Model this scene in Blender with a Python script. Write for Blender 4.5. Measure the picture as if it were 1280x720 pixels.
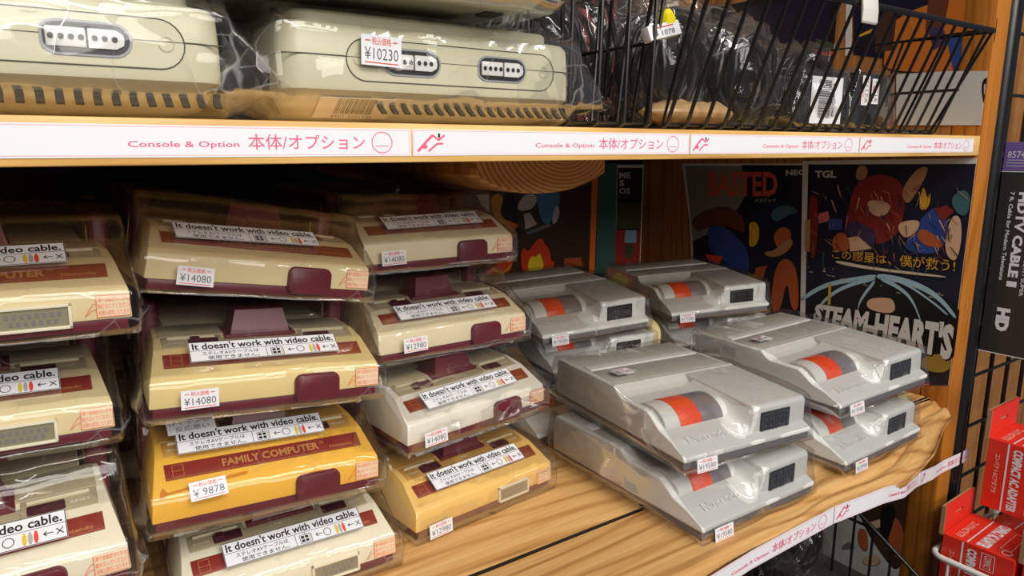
import bpy, bmesh, math, random
from mathutils import Vector, Matrix, Euler, noise
# ---------------------------------------------------------------- scene, camera, light
for o in list(bpy.data.objects): bpy.data.objects.remove(o)
SC = bpy.context.scene
COL = SC.collection
H = 1.25                     # eye height: every measured z below is relative to it
R = math.radians
cam = bpy.data.cameras.new('camera'); cam.sensor_width = 36; cam.lens = 880/1280*36
cam.clip_start = .02; cam.clip_end = 30
co = bpy.data.objects.new('camera', cam); COL.objects.link(co)
co.location = (0, 0, H); co.rotation_euler = (R(90-11.2), 0, R(-34.4)); SC.camera = co
SC.view_settings.view_transform = 'Standard'; SC.view_settings.look = 'None'
SC.view_settings.gamma = 1; SC.view_settings.use_curve_mapping = False
SC.view_settings.exposure = 0.0
SC.cycles.transparent_max_bounces = 32
SC.cycles.max_bounces = 6
W = bpy.data.worlds.new('world'); SC.world = W; W.use_nodes = True
W.node_tree.nodes['Background'].inputs[0].default_value = (.80, .85, 1, 1)
W.node_tree.nodes['Background'].inputs[1].default_value = .10
def lamp(name, loc, target, sx, sy, power, col=(1, .96, .9)):
    l = bpy.data.lights.new(name, 'AREA'); l.shape = 'RECTANGLE'; l.size = sx; l.size_y = sy
    l.energy = power; l.color = col
    o = bpy.data.objects.new(name, l); COL.objects.link(o); o.location = Vector(loc)+Vector((0, 0, H))
    o.rotation_euler = (Vector(target)-Vector(loc)).to_track_quat('-Z', 'Y').to_euler()
    return o
lamp('ceiling_panel', (.25, -1.0, 1.15), (.35, .45, -.15), 1.2, .5, 22)
lamp('ceiling_panel', (.25, -2.6, 1.15), (.35, .45, -.15), 2.0, .5, 30)
lamp('ceiling_panel', (.25, -4.6, 1.20), (.35, .45, -.15), 2.6, .6, 45)
lamp('ceiling_tube', (.9, -.5, 1.15), (.5, .45, -.2), .05, 1.2, 7)
lamp('ceiling_tube', (-.2, -.5, 1.15), (.3, .45, -.2), .05, 1.2, 5)


# ---------------------------------------------------------------- materials
def lin(c):
    c = c/255
    return c/12.92 if c <= .04045 else ((c+.055)/1.055)**2.4
def rgb(r, g, b): return (lin(r), lin(g), lin(b), 1)
MC = {}
def plain(name, c, rough=.5, spec=.5, metal=0, var=0.0, bump=0.0, bscale=400):
    if name in MC: return MC[name]
    m = bpy.data.materials.new(name); m.use_nodes = True; MC[name] = m
    nt = m.node_tree; b = nt.nodes['Principled BSDF']
    b.inputs['Base Color'].default_value = rgb(*c); b.inputs['Roughness'].default_value = rough
    b.inputs['Specular IOR Level'].default_value = spec; b.inputs['Metallic'].default_value = metal
    if var or bump:
        tc = nt.nodes.new('ShaderNodeTexCoord')
        n = nt.nodes.new('ShaderNodeTexNoise'); n.inputs['Scale'].default_value = 22; n.inputs['Detail'].default_value = 5
        nt.links.new(tc.outputs['Object'], n.inputs['Vector'])
        if var:
            r = nt.nodes.new('ShaderNodeValToRGB'); nt.links.new(n.outputs['Fac'], r.inputs[0])
            k = 1-var
            r.color_ramp.elements[0].position = .3; r.color_ramp.elements[1].position = .7
            r.color_ramp.elements[0].color = tuple(v*k for v in rgb(*c)[:3])+(1,); r.color_ramp.elements[1].color = rgb(*c)
            nt.links.new(r.outputs[0], b.inputs['Base Color'])
        if bump:
            n2 = nt.nodes.new('ShaderNodeTexNoise'); n2.inputs['Scale'].default_value = bscale
            nt.links.new(tc.outputs['Object'], n2.inputs['Vector'])
            bp = nt.nodes.new('ShaderNodeBump'); bp.inputs['Strength'].default_value = bump; bp.inputs['Distance'].default_value = .001
            nt.links.new(n2.outputs['Fac'], bp.inputs['Height']); nt.links.new(bp.outputs[0], b.inputs['Normal'])
    return m
def wood(name, lo, mid, hi, along=0, ring=9.0, rough=.45, seed=0.0):
    m = bpy.data.materials.new(name); m.use_nodes = True; nt = m.node_tree; b = nt.nodes['Principled BSDF']
    N = nt.nodes.new; L = nt.links.new
    tc = N('ShaderNodeTexCoord'); mp = N('ShaderNodeMapping'); L(tc.outputs['Object'], mp.inputs[0])
    s = [9.0, 9.0, 9.0]; s[along] = 1.5; mp.inputs['Scale'].default_value = s
    mp.inputs['Location'].default_value = (seed, seed*1.7, seed*.3)
    n1 = N('ShaderNodeTexNoise'); n1.inputs['Scale'].default_value = 1.0; n1.inputs['Detail'].default_value = 3; n1.inputs['Roughness'].default_value = .35; L(mp.outputs[0], n1.inputs['Vector'])
    # growth rings: bands across the board, warped by a long soft noise
    mu = N('ShaderNodeMath'); mu.operation = 'MULTIPLY'; mu.inputs[1].default_value = ring*9; L(n1.outputs['Fac'], mu.inputs[0])
    sp = N('ShaderNodeSeparateXYZ'); L(tc.outputs['Object'], sp.inputs[0])
    cross = N('ShaderNodeMath'); cross.operation = 'MULTIPLY_ADD'; cross.inputs[1].default_value = 330.0; L(sp.outputs[1 if along != 1 else 0], cross.inputs[0]); L(mu.outputs[0], cross.inputs[2])
    si = N('ShaderNodeMath'); si.operation = 'SINE'; L(cross.outputs[0], si.inputs[0])
    mr = N('ShaderNodeMapRange'); mr.inputs[1].default_value = -1; mr.inputs[2].default_value = 1; L(si.outputs[0], mr.inputs[0])
    pw = N('ShaderNodeMath'); pw.operation = 'POWER'; pw.inputs[1].default_value = 5.0; L(mr.outputs[0], pw.inputs[0])
    mp2 = N('ShaderNodeMapping'); s2 = [260.0, 260.0, 260.0]; s2[along] = 12; mp2.inputs['Scale'].default_value = s2; L(tc.outputs['Object'], mp2.inputs[0])
    n2 = N('ShaderNodeTexNoise'); n2.inputs['Scale'].default_value = 1; n2.inputs['Detail'].default_value = 4; L(mp2.outputs[0], n2.inputs['Vector'])
    ad = N('ShaderNodeMath'); ad.operation = 'MULTIPLY_ADD'; ad.inputs[1].default_value = .30; L(pw.outputs[0], ad.inputs[0])
    m3 = N('ShaderNodeMath'); m3.operation = 'MULTIPLY'; m3.inputs[1].default_value = .75; L(n2.outputs['Fac'], m3.inputs[0]); L(m3.outputs[0], ad.inputs[2])
    r = N('ShaderNodeValToRGB'); L(ad.outputs[0], r.inputs[0])
    e = r.color_ramp.elements; e[0].position = .20; e[0].color = rgb(*hi); e[1].position = 1.0; e[1].color = rgb(*lo)
    q = e.new(.52); q.color = rgb(*mid)
    L(r.outputs[0], b.inputs['Base Color'])
    b.inputs['Roughness'].default_value = rough
    bp = N('ShaderNodeBump'); bp.inputs['Strength'].default_value = .35; bp.inputs['Distance'].default_value = .0012
    L(ad.outputs[0], bp.inputs['Height']); L(bp.outputs[0], b.inputs['Normal'])
    return m
def film(name, wr=1.0, haze=.012, scale=26.0):
    """thin clear polythene film: glossy by angle, creased, slightly milky along its creases"""
    m = bpy.data.materials.new(name); m.use_nodes = True; nt = m.node_tree; N = nt.nodes.new; L = nt.links.new
    nt.nodes.remove(nt.nodes['Principled BSDF']); out = nt.nodes['Material Output']
    tc = N('ShaderNodeTexCoord')
    mp = N('ShaderNodeMapping'); mp.inputs['Scale'].default_value = (1, .55, 1.2); mp.inputs['Rotation'].default_value = (.4, .3, .5); L(tc.outputs['Object'], mp.inputs[0])
    nw = N('ShaderNodeTexNoise'); nw.inputs['Scale'].default_value = scale*.5; L(mp.outputs[0], nw.inputs['Vector'])
    vm = N('ShaderNodeVectorMath'); vm.operation = 'MULTIPLY_ADD'; vm.inputs[1].default_value = (.07, .07, .07); L(nw.outputs['Color'], vm.inputs[0]); L(mp.outputs[0], vm.inputs[2])
    ve = N('ShaderNodeTexVoronoi'); ve.feature = 'DISTANCE_TO_EDGE'; ve.inputs['Scale'].default_value = scale; L(vm.outputs[0], ve.inputs['Vector'])
    vf = N('ShaderNodeTexVoronoi'); vf.feature = 'F1'; vf.inputs['Scale'].default_value = scale; L(vm.outputs[0], vf.inputs['Vector'])
    cr = N('ShaderNodeMapRange'); cr.inputs[1].default_value = 0; cr.inputs[2].default_value = .014; cr.inputs[3].default_value = 1; cr.inputs[4].default_value = 0; L(ve.outputs['Distance'], cr.inputs[0])
    # creases only in patches
    n3 = N('ShaderNodeTexNoise'); n3.inputs['Scale'].default_value = 18; L(tc.outputs['Object'], n3.inputs['Vector'])
    pr = N('ShaderNodeMapRange'); pr.inputs[1].default_value = .47; pr.inputs[2].default_value = .60; L(n3.outputs['Fac'], pr.inputs[0])
    ck = N('ShaderNodeMath'); ck.operation = 'MULTIPLY'; L(cr.outputs[0], ck.inputs[0]); L(pr.outputs[0], ck.inputs[1])
    hm = N('ShaderNodeMath'); hm.operation = 'MULTIPLY'; hm.inputs[1].default_value = .9; L(vf.outputs['Distance'], hm.inputs[0])
    n4 = N('ShaderNodeTexNoise'); n4.inputs['Scale'].default_value = scale*.7; n4.inputs['Detail'].default_value = 1; L(mp.outputs[0], n4.inputs['Vector'])
    hs = N('ShaderNodeMath'); hs.operation = 'ADD'; L(hm.outputs[0], hs.inputs[0])
    n4m = N('ShaderNodeMath'); n4m.operation = 'MULTIPLY'; n4m.inputs[1].default_value = 2.2; L(n4.outputs['Fac'], n4m.inputs[0]); L(n4m.outputs[0], hs.inputs[1])
    bp = N('ShaderNodeBump'); bp.inputs['Strength'].default_value = .5*wr; bp.inputs['Distance'].default_value = .0035; L(hs.outputs[0], bp.inputs['Height'])
    fr = N('ShaderNodeFresnel'); fr.inputs['IOR'].default_value = 1.5; L(bp.outputs[0], fr.inputs['Normal'])
    fs = N('ShaderNodeMath'); fs.operation = 'MULTIPLY_ADD'; fs.inputs[1].default_value = .8; L(fr.outputs[0], fs.inputs[0])
    c2 = N('ShaderNodeMath'); c2.operation = 'MULTIPLY'; c2.inputs[1].default_value = .22; L(ck.outputs[0], c2.inputs[0]); L(c2.outputs[0], fs.inputs[2])
    cl = N('ShaderNodeClamp'); cl.inputs['Max'].default_value = .36; L(fs.outputs[0], cl.inputs[0])
    tr = N('ShaderNodeBsdfTransparent'); tr.inputs[0].default_value = (.985, .985, .985, 1)
    df = N('ShaderNodeBsdfTranslucent'); df.inputs[0].default_value = (.9, .9, .9, 1)
    dd = N('ShaderNodeBsdfDiffuse'); dd.inputs[0].default_value = (.9, .9, .9, 1)
    d2 = N('ShaderNodeMixShader'); d2.inputs[0].default_value = .35; L(dd.outputs[0], d2.inputs[1]); L(df.outputs[0], d2.inputs[2])
    hz = N('ShaderNodeMath'); hz.operation = 'MULTIPLY_ADD'; hz.inputs[1].default_value = .24*wr; hz.inputs[2].default_value = haze; L(ck.outputs[0], hz.inputs[0])
    m1 = N('ShaderNodeMixShader'); L(hz.outputs[0], m1.inputs[0]); L(tr.outputs[0], m1.inputs[1]); L(d2.outputs[0], m1.inputs[2])
    gl = N('ShaderNodeBsdfGlossy'); gl.inputs['Roughness'].default_value = .07; L(bp.outputs[0], gl.inputs['Normal'])
    m2 = N('ShaderNodeMixShader'); L(cl.outputs[0], m2.inputs[0]); L(m1.outputs[0], m2.inputs[1]); L(gl.outputs[0], m2.inputs[2])
    L(m2.outputs[0], out.inputs[0])
    return m
M_CREAM = [plain('cream_plastic_%s' % k, c, .42, .4, var=.05, bump=.08) for k, c in (('aged', (226, 208, 160)), ('straw', (228, 205, 142)), ('orange', (240, 184, 66)), ('clean', (232, 224, 198)), ('pale', (228, 216, 180)), ('white', (234, 230, 214)), ('amber', (240, 196, 110)))]
(AGED, STRAW, ORANGEY, CLEAN, PALE, WHITEY, AMBER) = M_CREAM
MAROON = plain('maroon_plastic', (98, 26, 38), .38, .4, var=.08)
MAROOND = plain('dark_maroon_plastic', (66, 20, 32), .3, .5)
STRIP = plain('nameplate_red_brown', (134, 40, 30), .35)
GOLD = plain('gold_ink', (190, 130, 70), .4)
TAN = plain('tan_plastic', (172, 160, 128), .45)
TANO = plain('tan_plastic_amber', (196, 150, 70), .45)
TANL = plain('pale_tan_plastic', (214, 204, 172), .45)
PAPER = plain('white_paper', (228, 228, 232), .5)
PAPERK = plain('cream_paper', (226, 216, 196), .5)
INK = plain('black_ink', (22, 20, 22), .5)
INKG = plain('grey_ink', (90, 90, 92), .5)
RED = plain('red_ink', (222, 70, 50), .5)
PINK = plain('pink_ink', (232, 92, 128), .5)
ORS = plain('orange_sticker_ink', (238, 112, 66), .5)
ORL = plain('pale_orange_sticker', (236, 214, 180), .5)
YEL = plain('yellow_plug_ink', (214, 188, 50), .5)
GREY = plain('light_grey_plastic', (216, 216, 211), .4, .5, bump=.08)
GREYL = plain('grey_embossing', (238, 238, 235), .4)
GREYD = plain('dark_grey_base', (112, 106, 106), .4)
GREYP = plain('grey_recess', (190, 187, 177), .42)
GREYM = plain('mid_grey_bar', (122, 116, 120), .35)
ORANGE = plain('orange_red_plastic', (240, 72, 24), .35)
BLACKP = plain('black_glossy_plastic', (20, 18, 20), .2)
BLACK = plain('black_plastic', (24, 23, 25), .35)
PORTG = plain('port_grey', (52, 49, 50), .4)
BEIGE = plain('beige_grey_plastic', (206, 200, 170), .4, .5, var=.03, bump=.06)
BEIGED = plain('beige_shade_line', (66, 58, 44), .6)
CONN = plain('connector_light_grey', (216, 214, 210), .35)
FOOT = plain('rubber_foot_grey', (60, 58, 58), .7)
FILM = film('polythene_film'); FILMW = film('crinkled_polythene_film', 1.5, .02, 28.0)
WOODS = wood('pine_shelf_wood', (124, 78, 34), (192, 142, 82), (216, 174, 114), 0, 5.0)
WOODE = wood('pine_edge_wood', (170, 112, 48), (222, 174, 98), (236, 198, 130), 0, 4.0, seed=3)
WOODP = wood('orange_varnished_post_wood', (120, 66, 18), (166, 98, 26), (182, 114, 36), 2, 4.0, seed=5)
WOODB = wood('brown_board_wood', (104, 62, 30), (150, 98, 48), (180, 124, 66), 2, 5.0, seed=8)
WOODK = wood('end_grain_wood', (120, 74, 30), (184, 128, 62), (206, 150, 84), 1, 12.0, seed=2)
METAL = plain('black_coated_metal', (20, 20, 22), .28, .6)
WHITEM = plain('white_coated_metal', (226, 222, 216), .35)
REDBOX = plain('red_carton', (226, 50, 34), .35, var=.04)
CARTON = plain('raw_cardboard', (160, 128, 92), .8)
DARKBOX = plain('charcoal_carton', (52, 50, 48), .35)
PURPLE = plain('purple_label', (118, 92, 158), .4)
WALLM = plain('dark_wall_paint', (46, 42, 40), .8)

# ---------------------------------------------------------------- mesh helpers
class MB:
    def __init__(s): s.v = []; s.f = []; s.m = []; s.mats = []
    def mi(s, mat):
        if mat not in s.mats: s.mats.append(mat)
        return s.mats.index(mat)
    def add(s, vs, fs, mat):
        b = len(s.v); k = s.mi(mat); s.v += [tuple(v) for v in vs]
        for f in fs: s.f.append(tuple(i+b for i in f)); s.m.append(k)
        return s
    def bm(s, bm, mat, M=None):
        bm.verts.index_update()
        vs = [(M @ v.co if M else v.co.copy()) for v in bm.verts]
        s.add(vs, [[v.index for v in f.verts] for f in bm.faces], mat); bm.free(); return s
    def box(s, x0, x1, y0, y1, z0, z1, mat, bev=0, M=None, seg=2):
        bm = bmesh.new()
        vs = [bm.verts.new(p) for p in ((x0, y0, z0), (x1, y0, z0), (x1, y1, z0), (x0, y1, z0), (x0, y0, z1), (x1, y0, z1), (x1, y1, z1), (x0, y1, z1))]
        for f in ((0, 3, 2, 1), (4, 5, 6, 7), (0, 1, 5, 4), (1, 2, 6, 5), (2, 3, 7, 6), (3, 0, 4, 7)): bm.faces.new([vs[i] for i in f])
        if bev: bmesh.ops.bevel(bm, geom=bm.edges[:], offset=bev, segments=seg, profile=.5, affect='EDGES')
        return s.bm(bm, mat, M)
    def prism(s, prof, x0, x1, mat, bev=0, seg=2, M=None):
        """prof: list of (y, z) or (y, z, inset); extruded along x"""
        bm = bmesh.new(); A = []; B = []
        for p in prof:
            i = p[2] if len(p) > 2 else 0
            A.append(bm.verts.new((x0+i, p[0], p[1]))); B.append(bm.verts.new((x1-i, p[0], p[1])))
        n = len(prof); bm.faces.new(A); bm.faces.new(B[::-1])
        for i in range(n): bm.faces.new((A[i], B[i], B[(i+1) % n], A[(i+1) % n]))
        bmesh.ops.recalc_face_normals(bm, faces=bm.faces[:])
        if bev: bmesh.ops.bevel(bm, geom=bm.edges[:], offset=bev, segments=seg, profile=.5, affect='EDGES')
        return s.bm(bm, mat, M)
    def loft(s, rings, mat, cap=True, close=True):
        n = len(rings[0]); vs = [p for r in rings for p in r]; fs = []
        for i in range(len(rings)-1):
            for j in range(n if close else n-1):
                a = i*n+j; b = i*n+(j+1) % n; fs.append((a, b, b+n, a+n))
        if cap: fs.append(tuple(range(n))[::-1]); fs.append(tuple(range((len(rings)-1)*n, len(rings)*n)))
        return s.add(vs, fs, mat)
    def tube(s, pts, r, mat, n=8, closed=False, cap=True):
        pts = [Vector(p) for p in pts]; rings = []; up = Vector((0, 0, 1)); N = len(pts)
        pa = None
        for i, p in enumerate(pts):
            a = pts[(i-1) % N] if (i or closed) else p; b = pts[(i+1) % N] if (i < N-1 or closed) else p
            t = (b-a).normalized()
            if pa is None:
                q = up if abs(t.z) < .9 else Vector((1, 0, 0)); pa = t.cross(q).normalized()
            else:
                pa = (pa - t*pa.dot(t)); pa = pa.normalized() if pa.length > 1e-6 else t.cross(up).normalized()
            pb = t.cross(pa)
            rings.append([p+r*(math.cos(2*math.pi*k/n)*pa+math.sin(2*math.pi*k/n)*pb) for k in range(n)])
        if closed: rings.append(rings[0]); return s.loft(rings, mat, cap=False)
        return s.loft(rings, mat, cap=cap)
    def mesh(s, name, smooth=True, ang=35):
        me = bpy.data.meshes.new(name); me.from_pydata(s.v, [], s.f)
        for m in s.mats: me.materials.append(m)
        me.polygons.foreach_set('material_index', s.m)
        if smooth:
            me.polygons.foreach_set('use_smooth', [True]*len(s.f)); me.set_sharp_from_angle(angle=R(ang))
        me.update(); return me
    def obj(s, name, parent=None, M=None, smooth=True, ang=35):
        o = bpy.data.objects.new(name, s.mesh(name, smooth, ang)); COL.objects.link(o)
        if parent is not None: o.parent = parent
        elif M is None: o.location = (0, 0, H)
        if M is not None: o.matrix_local = M
        return o
def tag(o, label, cat, group=None, kind=None):
    o['label'] = label; o['category'] = cat
    if group: o['group'] = group
    if kind: o['kind'] = kind
    return o
def struct(o): o['kind'] = 'structure'; return o
def empty(name, loc, rot=(0, 0, 0)):
    o = bpy.data.objects.new(name, None); o.empty_display_size = .02; COL.objects.link(o)
    yw, pt, rl = (R(a) for a in rot)
    M = Matrix.Rotation(yw, 4, 'Z') @ Matrix.Rotation(pt, 4, 'X') @ Matrix.Rotation(rl, 4, 'Y')
    M.translation = Vector(loc)+Vector((0, 0, H)); o.matrix_world = M
    return o
def rr(x0, x1, y0, y1, r, z, n=5):
    pts = []
    for cx, cy, a0 in ((x1-r, y0+r, -90), (x1-r, y1-r, 0), (x0+r, y1-r, 90), (x0+r, y0+r, 180)):
        for k in range(n+1):
            a = R(a0+90*k/n); pts.append((cx+r*math.cos(a), cy+r*math.sin(a), z))
    return pts
TC = {}
def text_mesh(t, bold=0.0):
    if any(ord(ch) > 0x2fff for ch in t): bold = min(bold, .004)
    k = (t, bold)
    if k in TC: return TC[k]
    cu = bpy.data.curves.new('t', 'FONT'); cu.body = t; cu.size = 1; cu.resolution_u = 2; cu.offset = bold
    cu.fill_mode = 'FRONT'
    o = bpy.data.objects.new('t', cu); COL.objects.link(o)
    dg = bpy.context.evaluated_depsgraph_get(); dg.update()
    me = o.evaluated_get(dg).to_mesh()
    vs = [v.co.copy() for v in me.vertices]; fs = [tuple(p.vertices) for p in me.polygons]
    o.evaluated_get(dg).to_mesh_clear(); bpy.data.objects.remove(o); bpy.data.curves.remove(cu)
    if vs:
        x0 = min(v.x for v in vs); x1 = max(v.x for v in vs); y0 = min(v.y for v in vs); y1 = max(v.y for v in vs)
        vs = [((v.x-x0)/(x1-x0 or 1), (v.y-y0)/(y1-y0 or 1)) for v in vs]
    TC[k] = (vs, fs); return TC[k]
def ell(cx, cy, rx, ry, n=20): return [(cx+rx*math.cos(2*math.pi*k/n), cy+ry*math.sin(2*math.pi*k/n)) for k in range(n)]
def sheet(mb, items, f=lambda u, v, h: (u, v, h), h0=.0002):
    """items: ('t', text, x0,y0,x1,y1, mat, bold) | ('tq', text, 4 corners bl br tr tl, mat, bold) | ('r', x0,y0,x1,y1, mat) | ('p', pts, mat) | ('l', pts, width, mat)"""
    h = h0
    for it in items:
        h += .00001
        if it[0] == 'r': x0, y0, x1, y1, m = it[1:]; P = [(x0, y0), (x1, y0), (x1, y1), (x0, y1)]; mb.add([f(x, y, h) for x, y in P], [(0, 1, 2, 3)], m)
        elif it[0] == 'p':
            P = it[1]; mb.add([f(x, y, h) for x, y in P], [tuple(range(len(P)))], it[2])
        elif it[0] == 'l':
            P = it[1]; w = it[2]/2
            for a, b in zip(P, P[1:]):
                dx, dy = b[0]-a[0], b[1]-a[1]; L = math.hypot(dx, dy) or 1; nx, ny = -dy/L*w, dx/L*w
                mb.add([f(a[0]+nx, a[1]+ny, h), f(a[0]-nx, a[1]-ny, h), f(b[0]-nx, b[1]-ny, h), f(b[0]+nx, b[1]+ny, h)], [(0, 1, 2, 3)], it[3])
        elif it[0] == 't':
            t, x0, y0, x1, y1, m = it[1:7]; bold = it[7] if len(it) > 7 else 0
            vs, fs = text_mesh(t, bold)
            mb.add([f(x0+(x1-x0)*u, y0+(y1-y0)*v, h) for u, v in vs], fs, m)
        elif it[0] == 'tq':
            t, Q, m = it[1:4]; bold = it[4] if len(it) > 4 else 0
            vs, fs = text_mesh(t, bold); a, b, c, d = Q
            P = [((1-u)*(1-v)*a[0]+u*(1-v)*b[0]+u*v*c[0]+(1-u)*v*d[0], (1-u)*(1-v)*a[1]+u*(1-v)*b[1]+u*v*c[1]+(1-u)*v*d[1]) for u, v in vs]
            mb.add([f(x, y, h) for x, y in P], fs, m)
def frame_items(x0, y0, x1, y1, w, m): return [('l', [(x0, y0), (x1, y0), (x1, y1), (x0, y1), (x0, y0)], w, m)]
def arrow(x0, x1, y, s, w, m): return [('l', [(x1, y), (x0, y)], w, m), ('l', [(x0+s, y+s), (x0, y), (x0+s, y-s)], w, m)]
def dup(root, loc=None, rot=None, skip=()):
    r = root.copy(); COL.objects.link(r)
    for ch in list(root.children):
        if ch.name.split('.')[0] in skip: continue
        c = ch.copy(); COL.objects.link(c); c.parent = r
        for g in list(ch.children):
            d = g.copy(); COL.objects.link(d); d.parent = c
    return r

# ---------------------------------------------------------------- shelves, posts, walls
SW = .92          # side wall x
BW = .925         # back wall y
mb = MB(); mb.box(-.75, 1.6, BW, BW+.02, -1.25, .75, plain('black_wall_board', (22, 20, 20), .8)); struct(mb.obj('wall_back'))
mb = MB(); mb.box(SW, SW+.028, .415, BW, -1.25, .75, WOODB); struct(mb.obj('wall_right'))
mb = MB(); mb.box(-.77, -.75, .0, BW+.02, -1.25, .75, WALLM); struct(mb.obj('wall_left'))
mb = MB(); mb.box(-1.6, 2.4, -2.0, 1.6, -1.27, -1.25, plain('grey_floor', (120, 112, 104), .6)); struct(mb.obj('floor'))

def label_items(x0=0.0):
    """one printed shelf-edge label, .2377 long and .0162 high"""
    h = .0162
    it = [('r', x0+.0006, .0004, x0+.2371, h-.0004, PAPER)]
    it += frame_items(x0+.0015, .0013, x0+.2362, h-.0013, .0004, plain('pale_pink_line', (240, 176, 190), .5))
    # left vignette: loose pink strokes standing in for the drawing
    it += [('l', [(x0+.004, .003), (x0+.010, .009), (x0+.014, .0125)], .0016, PINK), ('l', [(x0+.011, .003), (x0+.017, .0075), (x0+.021, .0075)], .0012, PINK),
           ('l', [(x0+.014, .0125), (x0+.018, .0095), (x0+.022, .0125)], .0012, PINK), ('p', ell(x0+.0085, .0058, .0018, .0014), PINK), ('r', x0+.0175, .011, x0+.019, .0135, INK)]
    it += [('t', 'Console & Option', x0+.090, .0044, x0+.1405, .0082, PINK, .012), ('t', '本体/オプション', x0+.145, .0040, x0+.2085, .0120, PINK, .045)]
    # right vignette: a plain ring
    c = (x0+.2190, .0080)
    it += [('l', ell(c[0], c[1], .0062, .0058, 20)+[(c[0]+.0062, c[1])], .0005, PINK), ('l', [(c[0]-.004, c[1]-.002), (c[0]+.004, c[1]-.002)], .0004, PINK)]
    return it

us = empty('wooden_shelf', (.09, .65, -.008)); tag(us, 'upper pine shelf board carrying the beige consoles and the wire basket', 'shelf')
def chunk(x0, x1, y0, y1, z0, z1, mat, ref, name, parent, bev=.0012):
    mb = MB(); mb.box(x0-ref[0], x1-ref[0], y0-ref[1], y1-ref[1], z0-ref[2], z1-ref[2], mat, bev); return mb.obj(name, parent)
ref = (.09, .65, -.008)
chunk(-.745, .9185, .381, BW, -.008, .0144, WOODE, ref, 'board', us)
mb = MB()
for k in range(5):
    x0 = .1894-.2377*2+.2377*k
    f = lambda u, v, h: (u-ref[0], .3808-h-ref[1], v-.0046-ref[2])
    mb = MB(); sheet(mb, label_items(x0), f); mb.obj('shelf_label', us, smooth=False)
# bracket board under the upper shelf: rounded underside, sawn end facing the aisle
mb = MB(); rings = []
for y in (.50, .51, .60, .75, .92):
    g = []
    for k in range(13):
        t = k/12; x = .307+.140*t; g.append((x, y, -.0085-.031*math.sin(math.pi*(t*.86+.07))**.55 if y > .505 else -.0085-.030*math.sin(math.pi*(t*.86+.07))**.55))
    g += [(.447, y, -.0082), (.307, y, -.0082)]
    rings.append(g)
mb.loft(rings[1:], WOODB)
def endgrain():
    m = bpy.data.materials.new('sawn_end_rings'); m.use_nodes = True; nt = m.node_tree; N = nt.nodes.new; L = nt.links.new; b = nt.nodes['Principled BSDF']
    tc = N('ShaderNodeTexCoord'); mp = N('ShaderNodeMapping'); mp.inputs['Location'].default_value = (-.40, 0, -.004); mp.inputs['Scale'].default_value = (1, 0, 1.5); L(tc.outputs['Object'], mp.inputs[0])
    w = N('ShaderNodeTexWave'); w.wave_type = 'RINGS'; w.rings_direction = 'SPHERICAL'; w.inputs['Scale'].default_value = 62; w.inputs['Distortion'].default_value = 1.2; w.inputs['Detail Scale'].default_value = 6; L(mp.outputs[0], w.inputs['Vector'])
    r = N('ShaderNodeValToRGB'); r.color_ramp.elements[0].color = rgb(146, 94, 42); r.color_ramp.elements[0].position = .05; r.color_ramp.elements[1].color = rgb(196, 142, 76); r.color_ramp.elements[1].position = .5
    L(w.outputs['Fac'], r.inputs[0]); L(r.outputs[0], b.inputs['Base Color']); b.inputs['Roughness'].default_value = .5; return m
mb.loft([rings[0], [(x, .5102, z) for x, y, z in rings[1]]], endgrain())
tag(mb.obj('support_beam'), 'rounded wooden beam with a sawn ringed end, fixed below the upper shelf', 'beam')

# lower shelf: front plank with live edge, two planks behind
def edge_y(x):
    P = [(-.76, .309), (.38, .3087), (.448, .3143), (.567, .3188), (.64, .3150), (.70, .3150), (.76, .326), (.80, .336), (.87, .361), (.92, .372)]
    for (a, b), (c, d) in zip(P, P[1:]):
        if x <= c: return b+(d-b)*max(0, (x-a)/(c-a))
    return P[-1][1]
ls = empty('wooden_shelf', (.09, .62, -.3325)); tag(ls, 'lower pine plank shelf with a wavy natural front edge under the console stacks', 'shelf')
ref2 = (.09, .62, -.3325)
def sm(t): t = max(0, min(1, t)); return t*t*(3-2*t)
mb = MB(); nx = 420; ny = 64; vs = []; fs = []
x0, x1 = -.745, .918
for i in range(nx+1):
    x = x0+(x1-x0)*i/nx; e = edge_y(x)
    for j in range(ny+1):
        t = (j/ny)**1.6; y = e+(.4018-e)*t; d = y-e
        q = noise.noise(Vector((x*9, y*16, 3)))*.010
        amp = sm((x-.40)/.25)
        z = -.31-(.0030+.006*amp)*(1-sm((d+q)/.012))-.0045*amp*(1-sm((d+q-.020)/.005))-.0030*amp*(1-sm((d+q*1.6-.040)/.006))
        z -= .0022*amp*max(0, math.sin((d+q*2.2)*420))*(1-sm(d/.06))
        z -= .0006*abs(noise.noise(Vector((x*40, y*240, 1))))*(1-sm(d/.05))
        vs.append((x-ref2[0], y-ref2[1], z-ref2[2]))
for i in range(nx):
    for j in range(ny): a = i*(ny+1)+j; fs.append((a, a+ny+1, a+ny+2, a+1))
mb.add(vs, fs, WOODS)
b0 = [(x0+(x1-x0)*i/60) for i in range(61)]
vs = []; 
for x in b0: vs += [(x-ref2[0], edge_y(x)-ref2[1], -.3145-.006*sm((x-.40)/.25)-.0035*sm((x-.40)/.25)-ref2[2]), (x-ref2[0], edge_y(x)+.002-ref2[1], -.3325-ref2[2]), (x-ref2[0], .4018-ref2[1], -.3325-ref2[2]), (x-ref2[0], .4018-ref2[1], -.31-ref2[2])]
fs = []
for i in range(60):
    for k in range(3): a = i*4+k; fs.append((a, a+1, a+5, a+4))
mb.add(vs, fs, WOODS); mb.obj('plank', ls, ang=50)
mb = MB(); mb.box(x0-ref2[0], .918-ref2[0], .4065-ref2[1], .632-ref2[1], 0, .0225, wood('pine_plank_wood', (130, 84, 40), (196, 146, 84), (220, 178, 118), 0, 4.0, seed=11), .0015); mb.obj('plank', ls)
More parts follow.
